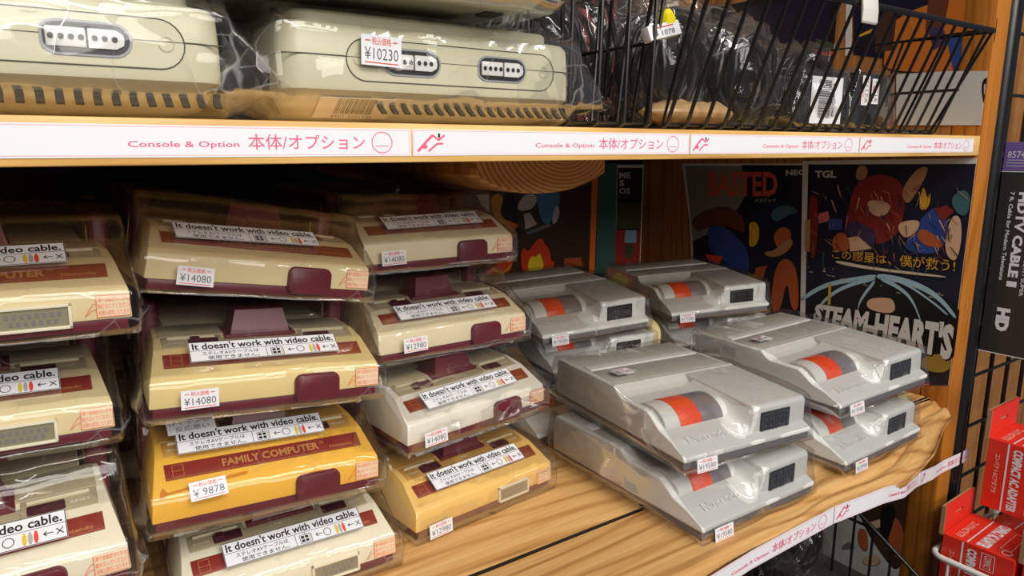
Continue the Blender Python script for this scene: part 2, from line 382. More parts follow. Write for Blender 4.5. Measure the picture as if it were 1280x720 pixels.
mb = MB(); mb.box(x0-ref2[0], .918-ref2[0], .635-ref2[1], BW-ref2[1], 0, .0225, wood('pine_back_plank_wood', (134, 84, 38), (200, 146, 84), (224, 178, 114), 0, 5.0, seed=17), .0015); mb.obj('plank', ls)
mb = MB(); mb.box(x0-ref2[0], .918-ref2[0], .4052-ref2[1], .4066-ref2[1], .0005, .0221, plain('painted_gap_shade', (34, 20, 10), .9)); mb.box(x0-ref2[0], .918-ref2[0], .4018-ref2[1], .4026-ref2[1], .0005, .0215, MC['painted_gap_shade']); mb.box(.300-ref2[0], .306-ref2[0], .470-ref2[1], .475-ref2[1], .0220, .02262, MC['dark_knot'] if 'dark_knot' in MC else plain('dark_knot', (60, 34, 16), .6), .0002); mb.obj('plank_joint', ls)  # near-black strips on the plank sides paint in the shade of the gap
# shelf label running along the live edge, then slack to the post
path = [(-.15, .3078, -.3145), (.38, .3078, -.3145), (.448, .3133, -.3145), (.567, .3160, -.3145), (.615, .3125, -.3150), (.645, .3120, -.3165), (.70, .3190, -.330), (.78, .344, -.352), (.86, .362, -.3725), (.918, .3775, -.3865), (.960, .3782, -.3885), (.995, .3790, -.3895)]
cum = [0]
for a, b in zip(path, path[1:]): cum.append(cum[-1]+(Vector(b)-Vector(a)).length)
s567 = cum[3]
def onpath(s, v, h):
    s = max(0, min(cum[-1]-1e-5, s))
    for i in range(len(path)-1):
        if s <= cum[i+1]:
            t = (s-cum[i])/(cum[i+1]-cum[i]); a = Vector(path[i]); b = Vector(path[i+1]); p = a.lerp(b, t); d = (b-a).normalized(); break
    n = Vector((d.y, -d.x, 0)).normalized()
    p = p + Vector((0, 0, -.0172+v*1.06)) + n*(h+.0002)
    return (p.x-ref2[0], p.y-ref2[1], p.z-ref2[2])
def seg_rect(mb, s0, s1, v0, v1, h, mat, n=40):
    vs = []; fs = []
    for i in range(n+1):
        s = s0+(s1-s0)*i/n; vs += [onpath(s, v0, h), onpath(s, v1, h)]
    for i in range(n): fs.append((2*i, 2*i+2, 2*i+3, 2*i+1))
    mb.add(vs, fs, mat)
for k in (-2, -1, 0, 1):
    s0 = s567+.2377*k
    mb = MB(); seg_rect(mb, s0+.0005, min(s0+.2372, cum[-1]), 0, .0162, .0, PAPER)
    its = [i for i in label_items(s0)[1:] if not (i[0] == 'l' and abs(i[2]-.0004) < 1e-6 and len(i[1]) == 5)]
    sheet(mb, its, onpath, .0002); 
    for v in (.0013, .0149): seg_rect(mb, s0+.0015, min(s0+.236, cum[-1]), v-.0002, v+.0002, .00025, MC['pale_pink_line'])
    mb.obj('shelf_label', ls, smooth=False)

# post, pole and grid at the right
mb = MB(); mb.box(.9185, .9525, .38, .414, -1.25, .75, WOODP, .002); tag(mb.obj('wooden_post'), 'square orange-stained wooden post at the right end of both shelves', 'post')
g = empty('wire_grid', (1.15, .395, -1.25)); tag(g, 'black metal grid frame standing right of the wooden post', 'rack')
mb = MB(); mb.tube([(.972-1.15, -.005, 0), (.972-1.15, -.005, 2.0)], .0125, METAL, 16); mb.obj('pole', g)
z = -1.10
ks = 0
while z < .70:
    mb = MB(); mb.tube([(.972-1.15, .0, z+1.25), (.45, .0, z+1.25)], .0022, METAL, 8); mb.obj('grid_rung', g); z = -1.10+.0727*(ks+1)+.0018; ks += 1
for k in range(1, 8):
    mb = MB(); x = .972+.055*k-1.15; mb.tube([(x, .004, 0), (x, .004, 2.0)], .003, METAL, 8); mb.obj('grid_upright', g)
mb = MB(); mb.box(.956, 1.6, .47, .49, -1.25, .75, WOODB)
for zz, xx in ((.02, 1.06), (-.1, 1.15), (-.4, 1.02)): mb.box(xx, xx+.006, .4694, .4702, zz, zz+.008, plain('dark_knot', (60, 34, 16), .6), .0003)
tag(mb.obj('wooden_board'), 'brown knotty wooden boarding behind the black grid frame', 'board')

# ---------------------------------------------------------------- posters
PC = dict(dkbrown=(66, 44, 30), white=(206, 204, 200), gold=(206, 156, 40), ink=(20, 18, 20), orange=(226, 120, 34), sky=(70, 132, 176), paleg=(196, 194, 190), steel=(112, 120, 132),
 redo=(214, 66, 30), yellow=(236, 206, 40), rust=(170, 84, 44), teal=(56, 98, 92), leaf=(64, 76, 46), brick=(150, 46, 38), cyan=(130, 176, 196), greygreen=(120, 122, 112), navy=(22, 24, 44),
 brown=(96, 52, 34), blue=(44, 68, 136), teald=(60, 98, 104), tan=(168, 122, 84), redl=(196, 84, 66), redb=(124, 38, 34), skin=(206, 166, 132), violet=(64, 50, 82), pink=(196, 96, 104),
 redd=(116, 34, 30), iceb=(154, 186, 202), ochre=(150, 122, 50), cream=(206, 190, 160), firo=(190, 104, 34), greyv=(120, 110, 116))
def pm(n): return plain('print_'+n, PC[n], .35)
ART={'flame': [('dkbrown',[(0.5187,-0.022),(0.799,-0.0253),(0.7962,-0.2274),(0.5152,-0.1976)]),('white',[(0.5672,-0.0695),(0.5895,-0.0688),(0.5903,-0.0966),(0.5756,-0.0842)]),('gold',[(0.593,-0.069),(0.6194,-0.0699),(0.6079,-0.1019),(0.6283,-0.1134),(0.6192,-0.1204),(0.5962,-0.1013)]),('ink',[(0.6194,-0.0699),(0.6381,-0.0706),(0.644,-0.1068),(0.6418,-0.1172),(0.6247,-0.1123),(0.6086,-0.1019),(0.6193,-0.0802)]),('orange',[(0.6247,-0.1111),(0.6455,-0.1205),(0.6323,-0.1315),(0.62,-0.1204)]),('ink',[(0.6323,-0.1315),(0.6503,-0.1208),(0.6504,-0.1376),(0.6374,-0.1489),(0.633,-0.1455)]),('sky',[(0.68,-0.066),(0.7324,-0.0677),(0.7269,-0.0955),(0.7127,-0.1198),(0.6939,-0.1234),(0.6821,-0.0874)]),('paleg',[(0.644,-0.0863),(0.6576,-0.0713),(0.6812,-0.0721),(0.6806,-0.0891),(0.667,-0.0973),(0.6447,-0.0984)]),('paleg',[(0.6558,-0.1029),(0.6678,-0.1013),(0.6824,-0.1212),(0.6589,-0.1283)]),('steel',[(0.6597,-0.1327),(0.7087,-0.1209),(0.7116,-0.126),(0.6672,-0.1366)]),('paleg',[(0.7127,-0.1198),(0.717,-0.0951),(0.7269,-0.0924),(0.7292,-0.1113),(0.7175,-0.1248)]),('redo',[(0.6535,-0.1966),(0.6493,-0.1744),(0.6516,-0.1616),(0.6568,-0.1571),(0.6655,-0.1659),(0.6731,-0.1546),(0.6903,-0.1419),(0.6974,-0.1534),(0.7101,-0.1664),(0.7116,-0.1863),(0.7191,-0.1837),(0.7185,-0.1981),(0.6948,-0.207),(0.6676,-0.2049)]),('yellow',[(0.6638,-0.1982),(0.6652,-0.1789),(0.6732,-0.1718),(0.6797,-0.1761),(0.6882,-0.1668),(0.6945,-0.1815),(0.6978,-0.1962),(0.6792,-0.2023)]),('redo',[(0.5798,-0.1894),(0.5939,-0.1862),(0.6301,-0.1575),(0.6374,-0.1519),(0.6337,-0.1854),(0.6264,-0.197),(0.5974,-0.2018)]),('gold',[(0.5932,-0.1801),(0.5992,-0.1943),(0.619,-0.1978),(0.6319,-0.1852),(0.6337,-0.1792),(0.6191,-0.1932),(0.6028,-0.1901)]),('rust',[(0.7393,-0.1823),(0.7759,-0.1838),(0.7813,-0.1992),(0.7408,-0.198)])],'edge': [('orange',[(0.799,-0.0253),(0.8126,-0.0255),(0.8089,-0.2152),(0.7959,-0.2139)])],'teal': [('teal',[(0.8135,-0.0255),(0.8544,-0.0259),(0.856,-0.2199),(0.8103,-0.2154)])],'strip': [('white',[(0.8553,-0.0276),(0.9254,-0.0285),(0.921,-0.2264),(0.8569,-0.22)]),('ink',[(0.8569,-0.0331),(0.9172,-0.034),(0.9181,-0.2261),(0.8578,-0.2201)]),('leaf',[(0.8579,-0.0933),(0.9165,-0.0957),(0.9169,-0.1438),(0.8565,-0.1399)]),('brick',[(0.8557,-0.1423),(0.9171,-0.1462),(0.9181,-0.2261),(0.856,-0.2199)]),('cyan',[(0.8795,-0.1438),(0.9075,-0.1456),(0.9077,-0.1684),(0.8786,-0.1662)]),('leaf',[(0.8792,-0.1687),(0.9026,-0.1705),(0.899,-0.1962),(0.8802,-0.1946)]),('T:ME',[(0.8603,-0.0407),(0.8874,-0.0412),(0.8879,-0.0521),(0.8607,-0.0515)]),('T:S',[(0.8608,-0.0538),(0.873,-0.0541),(0.8734,-0.0647),(0.8612,-0.0643)]),('T:OS',[(0.8614,-0.0679),(0.8873,-0.0687),(0.8877,-0.0794),(0.8618,-0.0785)])],'basted': [('white',[(-0.8348,-0.0248),(-0.6023,-0.0209),(-0.5873,-0.2481),(-0.791,-0.2896),(-0.8102,-0.1273)]),('greygreen',[(-0.8282,-0.0284),(-0.7042,-0.026),(-0.6991,-0.1175),(-0.7307,-0.1524),(-0.8018,-0.1604),(-0.8167,-0.0791)]),('navy',[(-0.7125,-0.0248),(-0.6045,-0.0234),(-0.5911,-0.2455),(-0.7912,-0.2857),(-0.8023,-0.1529),(-0.7331,-0.1205),(-0.7026,-0.0728)]),('brown',[(-0.808,-0.1158),(-0.7796,-0.0996),(-0.7354,-0.0887),(-0.7023,-0.1038),(-0.6973,-0.1305),(-0.7154,-0.1259),(-0.7374,-0.1208),(-0.7686,-0.1254),(-0.796,-0.1372)]),('blue',[(-0.771,-0.1238),(-0.7396,-0.121),(-0.7101,-0.1395),(-0.69,-0.1549),(-0.6847,-0.1963),(-0.7151,-0.1864),(-0.7516,-0.1731),(-0.7711,-0.157)]),('gold',[(-0.6932,-0.1135),(-0.6813,-0.109),(-0.6712,-0.1201),(-0.6743,-0.1461),(-0.6903,-0.1514),(-0.689,-0.1304)]),('redo',[(-0.7747,-0.1722),(-0.7382,-0.1714),(-0.746,-0.1871),(-0.7696,-0.1791)]),('teald',[(-0.6564,-0.0986),(-0.646,-0.0846),(-0.6239,-0.0808),(-0.605,-0.0898),(-0.6263,-0.0963),(-0.644,-0.1092)]),('rust',[(-0.6483,-0.1264),(-0.6324,-0.1116),(-0.615,-0.1198),(-0.6219,-0.1469),(-0.6409,-0.1457)]),('tan',[(-0.6636,-0.1552),(-0.6443,-0.1512),(-0.6163,-0.1265),(-0.6122,-0.1392),(-0.6286,-0.156),(-0.6512,-0.1622)]),('rust',[(-0.6395,-0.1624),(-0.606,-0.1598),(-0.5933,-0.2291),(-0.6065,-0.2384),(-0.6185,-0.1864),(-0.6251,-0.242),(-0.6443,-0.2457)]),('rust',[(-0.6736,-0.1807),(-0.6541,-0.1746),(-0.6634,-0.2071),(-0.6765,-0.1951)]),('T:BASTED:redl',[(-0.777,-0.0366),(-0.6473,-0.0333),(-0.6443,-0.0697),(-0.7743,-0.0768)]),('T:バステッド:white',[(-0.684,-0.0752),(-0.6471,-0.0724),(-0.6466,-0.0783),(-0.6835,-0.0813)]),('T:NEC:white',[(-0.6338,-0.0304),(-0.6033,-0.029),(-0.6026,-0.0371),(-0.6331,-0.0387)])],'steam': [('white',[(-0.6074,-0.0174),(-0.3822,-0.0106),(-0.3822,-0.2888),(-0.4549,-0.3095),(-0.5863,-0.3095)]),('navy',[(-0.5981,-0.022),(-0.3822,-0.0174),(-0.3822,-0.2887),(-0.4551,-0.3095),(-0.5785,-0.3095)]),('redb',[(-0.5333,-0.0876),(-0.5296,-0.058),(-0.5185,-0.039),(-0.4941,-0.0321),(-0.4695,-0.0373),(-0.4575,-0.0583),(-0.4591,-0.0979),(-0.4692,-0.115),(-0.4886,-0.1253),(-0.5147,-0.1198),(-0.5365,-0.1006)]),('tan',[(-0.5269,-0.0413),(-0.5255,-0.0228),(-0.5139,-0.0215),(-0.5098,-0.0306),(-0.514,-0.0409)]),('tan',[(-0.4657,-0.0548),(-0.4513,-0.0271),(-0.4372,-0.0201),(-0.4344,-0.0285),(-0.4478,-0.0597),(-0.4563,-0.07)]),('skin',[(-0.5073,-0.0651),(-0.474,-0.0692),(-0.4786,-0.0835),(-0.4924,-0.0886),(-0.5059,-0.0794)]),('violet',[(-0.5374,-0.1029),(-0.5194,-0.095),(-0.4949,-0.1053),(-0.4886,-0.1253),(-0.5028,-0.1311),(-0.5282,-0.1169)]),('skin',[(-0.5302,-0.1193),(-0.5152,-0.1156),(-0.4944,-0.1301),(-0.524,-0.1378)]),('rust',[(-0.5526,-0.1237),(-0.5422,-0.1119),(-0.5306,-0.115),(-0.524,-0.1378),(-0.5486,-0.1408)]),('blue',[(-0.4357,-0.0842),(-0.4209,-0.0677),(-0.4051,-0.0817),(-0.403,-0.1157),(-0.4178,-0.129),(-0.448,-0.1287),(-0.4531,-0.1173)]),('rust',[(-0.4409,-0.1061),(-0.4326,-0.0956),(-0.4069,-0.1123),(-0.4079,-0.1201),(-0.43,-0.1187)]),('gold',[(-0.4411,-0.069),(-0.4385,-0.042),(-0.4304,-0.0645),(-0.4285,-0.0492),(-0.428,-0.0701),(-0.4365,-0.0765)]),('skin',[(-0.4637,-0.0924),(-0.4373,-0.0862),(-0.4377,-0.0999),(-0.4516,-0.1132),(-0.4624,-0.1043)]),('redb',[(-0.4221,-0.0735),(-0.4085,-0.0669),(-0.3989,-0.0738),(-0.4099,-0.0859)]),('teald',[(-0.4058,-0.0593),(-0.3918,-0.0456),(-0.3822,-0.0561),(-0.3845,-0.0801),(-0.397,-0.0755)]),('skin',[(-0.4033,-0.0816),(-0.3917,-0.077),(-0.3866,-0.1064),(-0.39,-0.137),(-0.4057,-0.1237)]),('pink',[(-0.5769,-0.0909),(-0.5609,-0.0854),(-0.5573,-0.0981),(-0.5733,-0.1038)]),('redd',[(-0.5933,-0.07),(-0.5821,-0.0606),(-0.5745,-0.0907),(-0.5736,-0.1527),(-0.5832,-0.1539)]),('tan',[(-0.5942,-0.1011),(-0.5871,-0.0983),(-0.5841,-0.145),(-0.5902,-0.1457)]),('blue',[(-0.5598,-0.0961),(-0.5394,-0.0945),(-0.5379,-0.1093),(-0.5561,-0.111)]),('ink',[(-0.5476,-0.1873),(-0.4839,-0.1652),(-0.4114,-0.1724),(-0.3825,-0.1919),(-0.3822,-0.1945),(-0.3822,-0.281),(-0.5697,-0.3074),(-0.5768,-0.2287)]),('iceb',[(-0.4842,-0.1626),(-0.5104,-0.1703),(-0.5378,-0.1787),(-0.5636,-0.1903),(-0.5898,-0.2117),(-0.5892,-0.2185),(-0.563,-0.197),(-0.5372,-0.1851),(-0.5097,-0.1766),(-0.4836,-0.1687)]),('iceb',[(-0.4862,-0.1665),(-0.5123,-0.1765),(-0.5367,-0.1903),(-0.5563,-0.209),(-0.5681,-0.232),(-0.5675,-0.2377),(-0.5558,-0.2146),(-0.5361,-0.1958),(-0.5117,-0.1818),(-0.4857,-0.1717)]),('iceb',[(-0.4859,-0.1695),(-0.4964,-0.1857),(-0.5047,-0.2019),(-0.5057,-0.217),(-0.5051,-0.2233),(-0.5041,-0.2082),(-0.4958,-0.192),(-0.4853,-0.1757)]),('iceb',[(-0.4843,-0.1616),(-0.4564,-0.1613),(-0.4292,-0.1657),(-0.4047,-0.1764),(-0.3822,-0.1985),(-0.3822,-0.205),(-0.4038,-0.1839),(-0.4284,-0.1734),(-0.4555,-0.1691),(-0.4835,-0.1696)]),('iceb',[(-0.4792,-0.1652),(-0.4552,-0.1721),(-0.4359,-0.1852),(-0.4219,-0.2128),(-0.4213,-0.2182),(-0.4353,-0.1907),(-0.4546,-0.1777),(-0.4786,-0.1708)]),('iceb',[(-0.4745,-0.1645),(-0.4467,-0.1673),(-0.4098,-0.1864),(-0.3918,-0.1988),(-0.3915,-0.2019),(-0.4095,-0.1895),(-0.4463,-0.1705),(-0.4742,-0.1678)]),('skin',[(-0.4939,-0.1983),(-0.474,-0.1923),(-0.4577,-0.1919),(-0.4544,-0.2126),(-0.4925,-0.2127)]),('gold',[(-0.5502,-0.1877),(-0.5464,-0.1858),(-0.5449,-0.2149),(-0.5488,-0.2169)]),('ochre',[(-0.4169,-0.2588),(-0.3824,-0.2458),(-0.3822,-0.2512),(-0.3822,-0.273),(-0.4149,-0.2772)]),('cream',[(-0.543,-0.1513),(-0.4947,-0.1547),(-0.3991,-0.1526),(-0.3988,-0.1552),(-0.4943,-0.1585),(-0.5425,-0.1563)]),('T:この惑星は、僕が救う!:gold',[(-0.5497,-0.1371),(-0.3904,-0.1312),(-0.3896,-0.1468),(-0.5484,-0.15)]),("T:STEAM-HEART'S:white",[(-0.5667,-0.2168),(-0.3821,-0.2092),(-0.3816,-0.2569),(-0.5698,-0.2437)]),('T:TGL:white',[(-0.5853,-0.0304),(-0.5536,-0.0292),(-0.5526,-0.0393),(-0.5844,-0.0403)])],'fire': [('white',[(-0.5641,0.2087),(-0.5564,0.2073),(-0.5494,0.1204),(-0.558,0.1213)]),('navy',[(-0.5549,0.2071),(-0.3822,0.1769),(-0.3822,0.0859),(-0.5465,0.1215)]),('firo',[(-0.4994,0.1664),(-0.3822,0.1766),(-0.3822,0.0855),(-0.5031,0.0956),(-0.5053,0.1172)]),('dkbrown',[(-0.522,0.1698),(-0.4938,0.1656),(-0.4946,0.1214),(-0.5171,0.1211)]),('gold',[(-0.5443,0.1446),(-0.523,0.1513),(-0.5254,0.1463),(-0.5426,0.1424)]),('brown',[(-0.4574,0.19),(-0.4324,0.1857),(-0.4375,0.1227),(-0.457,0.1401)]),('violet',[(-0.4547,0.1423),(-0.4372,0.1425),(-0.4303,0.1244),(-0.4442,0.116)]),('blue',[(-0.4306,0.1269),(-0.4121,0.1319),(-0.4102,0.0952),(-0.419,0.0885)]),('gold',[(-0.4126,0.1368),(-0.4017,0.1426),(-0.3998,0.1063),(-0.409,0.1048)])],'band': [('paleg',[(-0.424,0.0902),(-0.3822,0.0867),(-0.3822,0.0265),(-0.4794,0.0291),(-0.486,0.0915)]),('ink',[(-0.3866,0.0756),(-0.3826,0.0802),(-0.3822,0.0767),(-0.3822,0.0514),(-0.3824,0.0516),(-0.3857,0.0639)]),('paleg',[(-0.3844,0.0723),(-0.3822,0.0729),(-0.3822,0.0566)])],'small': [('leaf',[(-0.5892,0.1444),(-0.5616,0.1356),(-0.5623,0.1273),(-0.5898,0.1331)]),('redo',[(-0.5896,0.1311),(-0.5591,0.1256),(-0.5585,0.1194),(-0.5905,0.1237)])],'lower': [('paleg',[(-0.5602,-0.5045),(-0.3851,-0.4033),(-0.3822,-0.4834),(-0.3822,-0.5539),(-0.5555,-0.6487)]),('dkbrown',[(-0.4826,-0.489),(-0.4277,-0.4483),(-0.3841,-0.4389),(-0.3822,-0.4839),(-0.3822,-0.541),(-0.4073,-0.5194),(-0.4157,-0.5624),(-0.4318,-0.5562),(-0.465,-0.5233)]),('rust',[(-0.4334,-0.4985),(-0.4239,-0.4845),(-0.4073,-0.5194),(-0.3984,-0.5435),(-0.4171,-0.5486),(-0.4337,-0.5277)]),('ink',[(-0.4466,-0.478),(-0.4274,-0.4718),(-0.4292,-0.4965),(-0.4347,-0.5283),(-0.4469,-0.5195)]),('rust',[(-0.4743,-0.5252),(-0.4625,-0.5246),(-0.4583,-0.555),(-0.4664,-0.5566),(-0.4744,-0.548)]),('skin',[(-0.4615,-0.5117),(-0.4466,-0.4998),(-0.4454,-0.5115),(-0.4583,-0.5201)]),('greyv',[(-0.4949,-0.5633),(-0.486,-0.5537),(-0.4757,-0.5588),(-0.4942,-0.5707)]),('skin',[(-0.4652,-0.5686),(-0.4481,-0.5523),(-0.4382,-0.5596),(-0.4462,-0.5713),(-0.462,-0.5771)])]}
def roundpoly(P, it=2):
    for _ in range(it):
        Q = []
        for a, b in zip(P, P[1:]+P[:1]): Q += [(a[0]*.75+b[0]*.25, a[1]*.75+b[1]*.25), (a[0]*.25+b[0]*.75, a[1]*.25+b[1]*.75)]
        P = Q
    return P
def poster(keys, plane, at, label, first_plain=1, cat='poster', soft=True, th=.0006, outline=()):
    """plane 'y' = on the back wall, 'x' = on the side wall"""
    pts = [q for k in keys for m, p in ART[k] for q in p]
    cx = sum(p[0] for p in pts)/len(pts); cz = min(p[1] for p in pts)
    mb = MB(); h = .0004; n = 0
    if plane == 'y': f = lambda u, v, h: (u-cx, -h, v-cz)
    else: f = lambda u, v, h: (-h, -u+cx, v-cz)
    mb2 = []
    for k in keys:
        for m, p in ART[k]:
            h += .00004
            if m.startswith('T:'):
                t = m.split(':'); mt = pm(t[2] if len(t) > 2 else 'white'); Q = [p[3], p[2], p[1], p[0]] if False else [p[3], p[2], p[1], p[0]]
                if t[1].startswith('STEAM') or t[1].startswith('この'):
                    Q2 = [(a+.0016, b-.0016) for a, b in Q]; sheet(mb, [('tq', t[1], Q2, pm('ink'), .05)], f, h); h += .00004
                sheet(mb, [('tq', t[1], Q, mt, .055 if t[1].startswith('ST') else .03)], f, h); n += 1; continue
            P = p if (n < first_plain or len(p) == 4 or not soft) else roundpoly(p)
            if n >= first_plain and len(p) > 4 and soft:      # printed dark contour round each shape
                ax = sum(a for a, b in P)/len(P); bx = sum(b for a, b in P)/len(P)
                mb.add([f(ax+(a-ax)*1.03+.0004, bx+(b-bx)*1.03-.0004, h) for a, b in P], [tuple(range(len(P)))], pm('ink')); h += .00004
            mb.add([f(a, b, h) for a, b in P], [tuple(range(len(P)))], pm(m)); n += 1
    if keys[0] == 'steam':        # fine printed strokes, loose and abstract
        random.seed(8)
        for k in range(150):
            u = random.uniform(-.590, -.392); v = random.uniform(-.150, -.040); L_ = random.uniform(.006, .024); a = random.gauss(-1.2, .5)
            c = random.choice(('rust', 'redb', 'brown', 'ink', 'ink', 'tan', 'skin', 'teald', 'violet'))
            dx, dy = L_*math.cos(a), L_*math.sin(a); w = random.uniform(.0003, .0009)
            mb.add([f(u-w, v, h+.0001), f(u+w, v, h+.0001), f(u+dx*.6+w, v+dy*.6+w, h+.0001), f(u+dx, v+dy, h+.0001)], [(0, 1, 2, 3)], pm(c))
        for k in range(40):
            u = random.uniform(-.585, -.40); v = -.165+random.uniform(-.012, .002)-(u+.585)*.05; w = random.uniform(.002, .006)
            mb.add([f(u, v, h+.0001), f(u+w, v, h+.0001), f(u+w, v+.0007, h+.0001), f(u, v+.0007, h+.0001)], [(0, 1, 2, 3)], pm('cream'))
    # paper backing
    P = ART[keys[0]][0][1]
    vs = [f(a, b, .0001) for a, b in P]+[f(a, b, .0004) for a, b in P]; k = len(P)
    mb.add(vs, [tuple(range(k))]+[(i, (i+1) % k, (i+1) % k+k, i+k) for i in range(k)], PAPER)
    o = mb.obj('poster', smooth=False)
    o.location = (cx, at, H+cz) if plane == 'y' else (at, -cx, H+cz)
    return tag(o, label, cat)
poster(['flame'], 'y', BW, 'poster with a cartoon flame and rocks on the back wall below the beam')
poster(['edge'], 'y', BW, 'narrow orange upright strip beside the flame poster on the back wall', cat='trim strip')
poster(['teal'], 'y', BW-.0012, 'plain dark teal poster strip between the orange strip and the pixel-brick poster')
poster(['strip'], 'y', BW, 'narrow black poster with pixel bricks and foliage in the back corner', 2, soft=False)
poster(['basted'], 'x', SW, 'poster with orange brush lettering on grey and navy, right wall beside the corner', 3)
poster(['steam'], 'x', SW-.0015, 'large dark poster with slanting white lettering and pale blue arcs by the wooden post', 2)
mb = MB(); mb.box(-.0008, 0, -.17, .17, 0, .20, pm('ink')); mb.box(-.0010, -.0008, -.16, -.02, .01, .19, pm('navy')); mb.box(-.0010, -.0008, 0.0, .15, .02, .12, pm('dkbrown')); mb.box(-.0011, -.0009, .02, .10, .13, .18, pm('redd')); o = mb.obj('poster'); o.location = (SW, .745, H+.016); tag(o, 'dark poster on the right wall behind the cables of the upper basket', 'poster')
poster(['fire'], 'x', SW, 'fiery orange and blue poster behind the upper wire basket', 2)
poster(['band'], 'x', SW-.002, 'pale grey printed sheet low behind the right end of the upper basket', 1)
poster(['small'], 'x', SW-.02, 'small green and orange printed card behind the upper wire basket', 2, cat='card')
poster(['lower'], 'x', SW, 'pale poster with rust and black shapes below the lower shelf', 1)

# ---------------------------------------------------------------- clear bags
def resample(P, n):
    P = P+[P[0]]; L = [0]
    for a, b in zip(P, P[1:]): L.append(L[-1]+math.dist(a, b))
    out = []; i = 0
    for k in range(n):
        s = L[-1]*k/n
        while L[i+1] < s: i += 1
        t = (s-L[i])/(L[i+1]-L[i] or 1); out.append((P[i][0]*(1-t)+P[i+1][0]*t, P[i][1]*(1-t)+P[i+1][1]*t))
    return out
def bag_mesh(name, profL, profR, x0, x1, xs=0.0, xw=.01, seed=0, amp=.0011, n=84, m=44, fin=.007, mat=None):
    """clear film pulled round a box-like thing: perimeter follows a (y, z) profile, ends pinch to a seam"""
    A = resample(profL, n); B = resample(profR, n)
    rings = []; cy = sum(p[0] for p in A)/n
    def ring(x, sy, sz, zc, wob):
        t = sm((x-(xs-xw))/(2*xw)); out = []
        for j in range(n):
            y = A[j][0]*(1-t)+B[j][0]*t; z = A[j][1]*(1-t)+B[j][1]*t
            y = cy+(y-cy)*sy; z = zc+(z-zc)*sz
            q = Vector((x*30+seed*7.3, y*30, z*30)); w = noise.noise(q)*amp*wob
            rdg = (.5-abs(noise.noise(Vector((x*55+seed, y*24+z*50, seed*3.1)))))*amp*1.3*wob
            dy, dz = y-cy, z-zc; l = math.hypot(dy*.25, dz) or 1
            y += w*dy*.25/l*1.2; z = z+(w+rdg)*dz/l
            out.append((x, y, max(z, .0004)))
        return out
    for k, (dx, sy, sz) in enumerate(((-fin, .93, .10), (-fin*.55, .96, .42), (-.0015, .99, .88))): rings.append(ring(x0+dx, sy, sz, .012, 1.2))
    for i in range(m+1): rings.append(ring(x0+(x1-x0)*i/m, 1, 1, .012, 1))
    for k, (dx, sy, sz) in enumerate(((.0015, .99, .88), (fin*.55, .96, .42), (fin, .93, .10))): rings.append(ring(x1+dx, sy, sz, .012, 1.2))
    mb = MB(); mb.loft(rings, mat or FILM); me = mb.mesh(name, True, 180); return me
def link(name, me, parent, M=None):
    o = bpy.data.objects.new(name, me); COL.objects.link(o); o.parent = parent
    if M is not None: o.matrix_local = M
    return o

# ---------------------------------------------------------------- stickers shared by the consoles
def price_sheet(price, w=.022, h=.012):
    mb = MB(); mb.box(0, w, 0, h, -.0001, .0001, PAPER, 0)
    it = [('t', price, w*.08, h*.20, w*.92, h*.60, INKG, .0), ('t', '税込価格', w*.26, h*.68, w*.74, h*.93, RED, .02), ('r', w*.1, h*.79, w*.22, h*.83, RED), ('r', w*.78, h*.79, w*.9, h*.83, RED), ('r', w*.08, h*.08, w*.92, h*.115, RED)]
    sheet(mb, it); return mb.mesh('price_tag', False)
PRICE = {}
def price_tag(parent, price, M, w=.022, h=.012):
    if (price, w) not in PRICE: PRICE[(price, w)] = price_sheet(price, w, h)
    return link('price_tag', PRICE[(price, w)], parent, M)
def frameM(o, u, v):
    """matrix whose x axis is u, y axis is v, origin o"""
    u = Vector(u).normalized(); v = Vector(v).normalized(); w = u.cross(v)
    return Matrix(((u.x, v.x, w.x, o[0]), (u.y, v.y, w.y, o[1]), (u.z, v.z, w.z, o[2]), (0, 0, 0, 1)))
def warning_mesh():
    mb = MB(); w, h = .0965, .0182
    mb.box(0, w, 0, h, -.0001, .0001, PAPER)
    it = frame_items(.0003, .0003, w-.0003, h-.0003, .0004, INK)
    it += [('t', "It doesn't work with video cable.", .0022, .0108, w-.002, .0171, INK, .022), ('l', [(0, .0098), (w, .0098)], .0003, INK), ('l', [(.0475, 0), (.0475, .0098)], .0003, INK),
           ('t', 'ステレオAVケーブルは', .0075, .0053, .0425, .0088, INK, .02), ('t', '使用できません。', .0105, .0011, .0425, .0045, INK, .02)]
    it += frame_items(.0505, .0014, .0585, .0078, .0004, INKG)
    it += [('r', .0513, .0022, .0535, .0042, INK), ('r', .0513, .0050, .0535, .0070, INK), ('r', .0542, .0022, .0563, .0042, INK), ('r', .0542, .0050, .0563, .0070, INK), ('r', .0570, .0022, .0579, .0070, plain('pale_tan_ink', (200, 190, 160))), ('l', [(.0545, .0078), (.0545, .0095)], .0004, INK)]
    it += arrow(.0618, .0662, .0050, .0014, .0005, INK)+[('l', ell(.0700, .0050, .0025, .0029, 18)+[(.0725, .0050)], .0004, INK)]
    for k, m in enumerate((YEL, plain('silver_plug_ink', (170, 168, 172)), RED)):
        x = .0770+.0026*k; it += [('p', [(x-.0005, .0009), (x+.0005, .0009), (x+.0010, .0030), (x+.0010, .0060), (x+.0004, .0085), (x-.0004, .0085), (x-.0010, .0060), (x-.0010, .0030)], m)]
    it += arrow(.0856, .0898, .0050, .0013, .0005, INK)+[('l', [(.0914, .0030), (.0946, .0068)], .0005, INK), ('l', [(.0914, .0068), (.0946, .0030)], .0005, INK)]
    sheet(mb, it); return mb.mesh('warning_label', False)
WARN = warning_mesh()
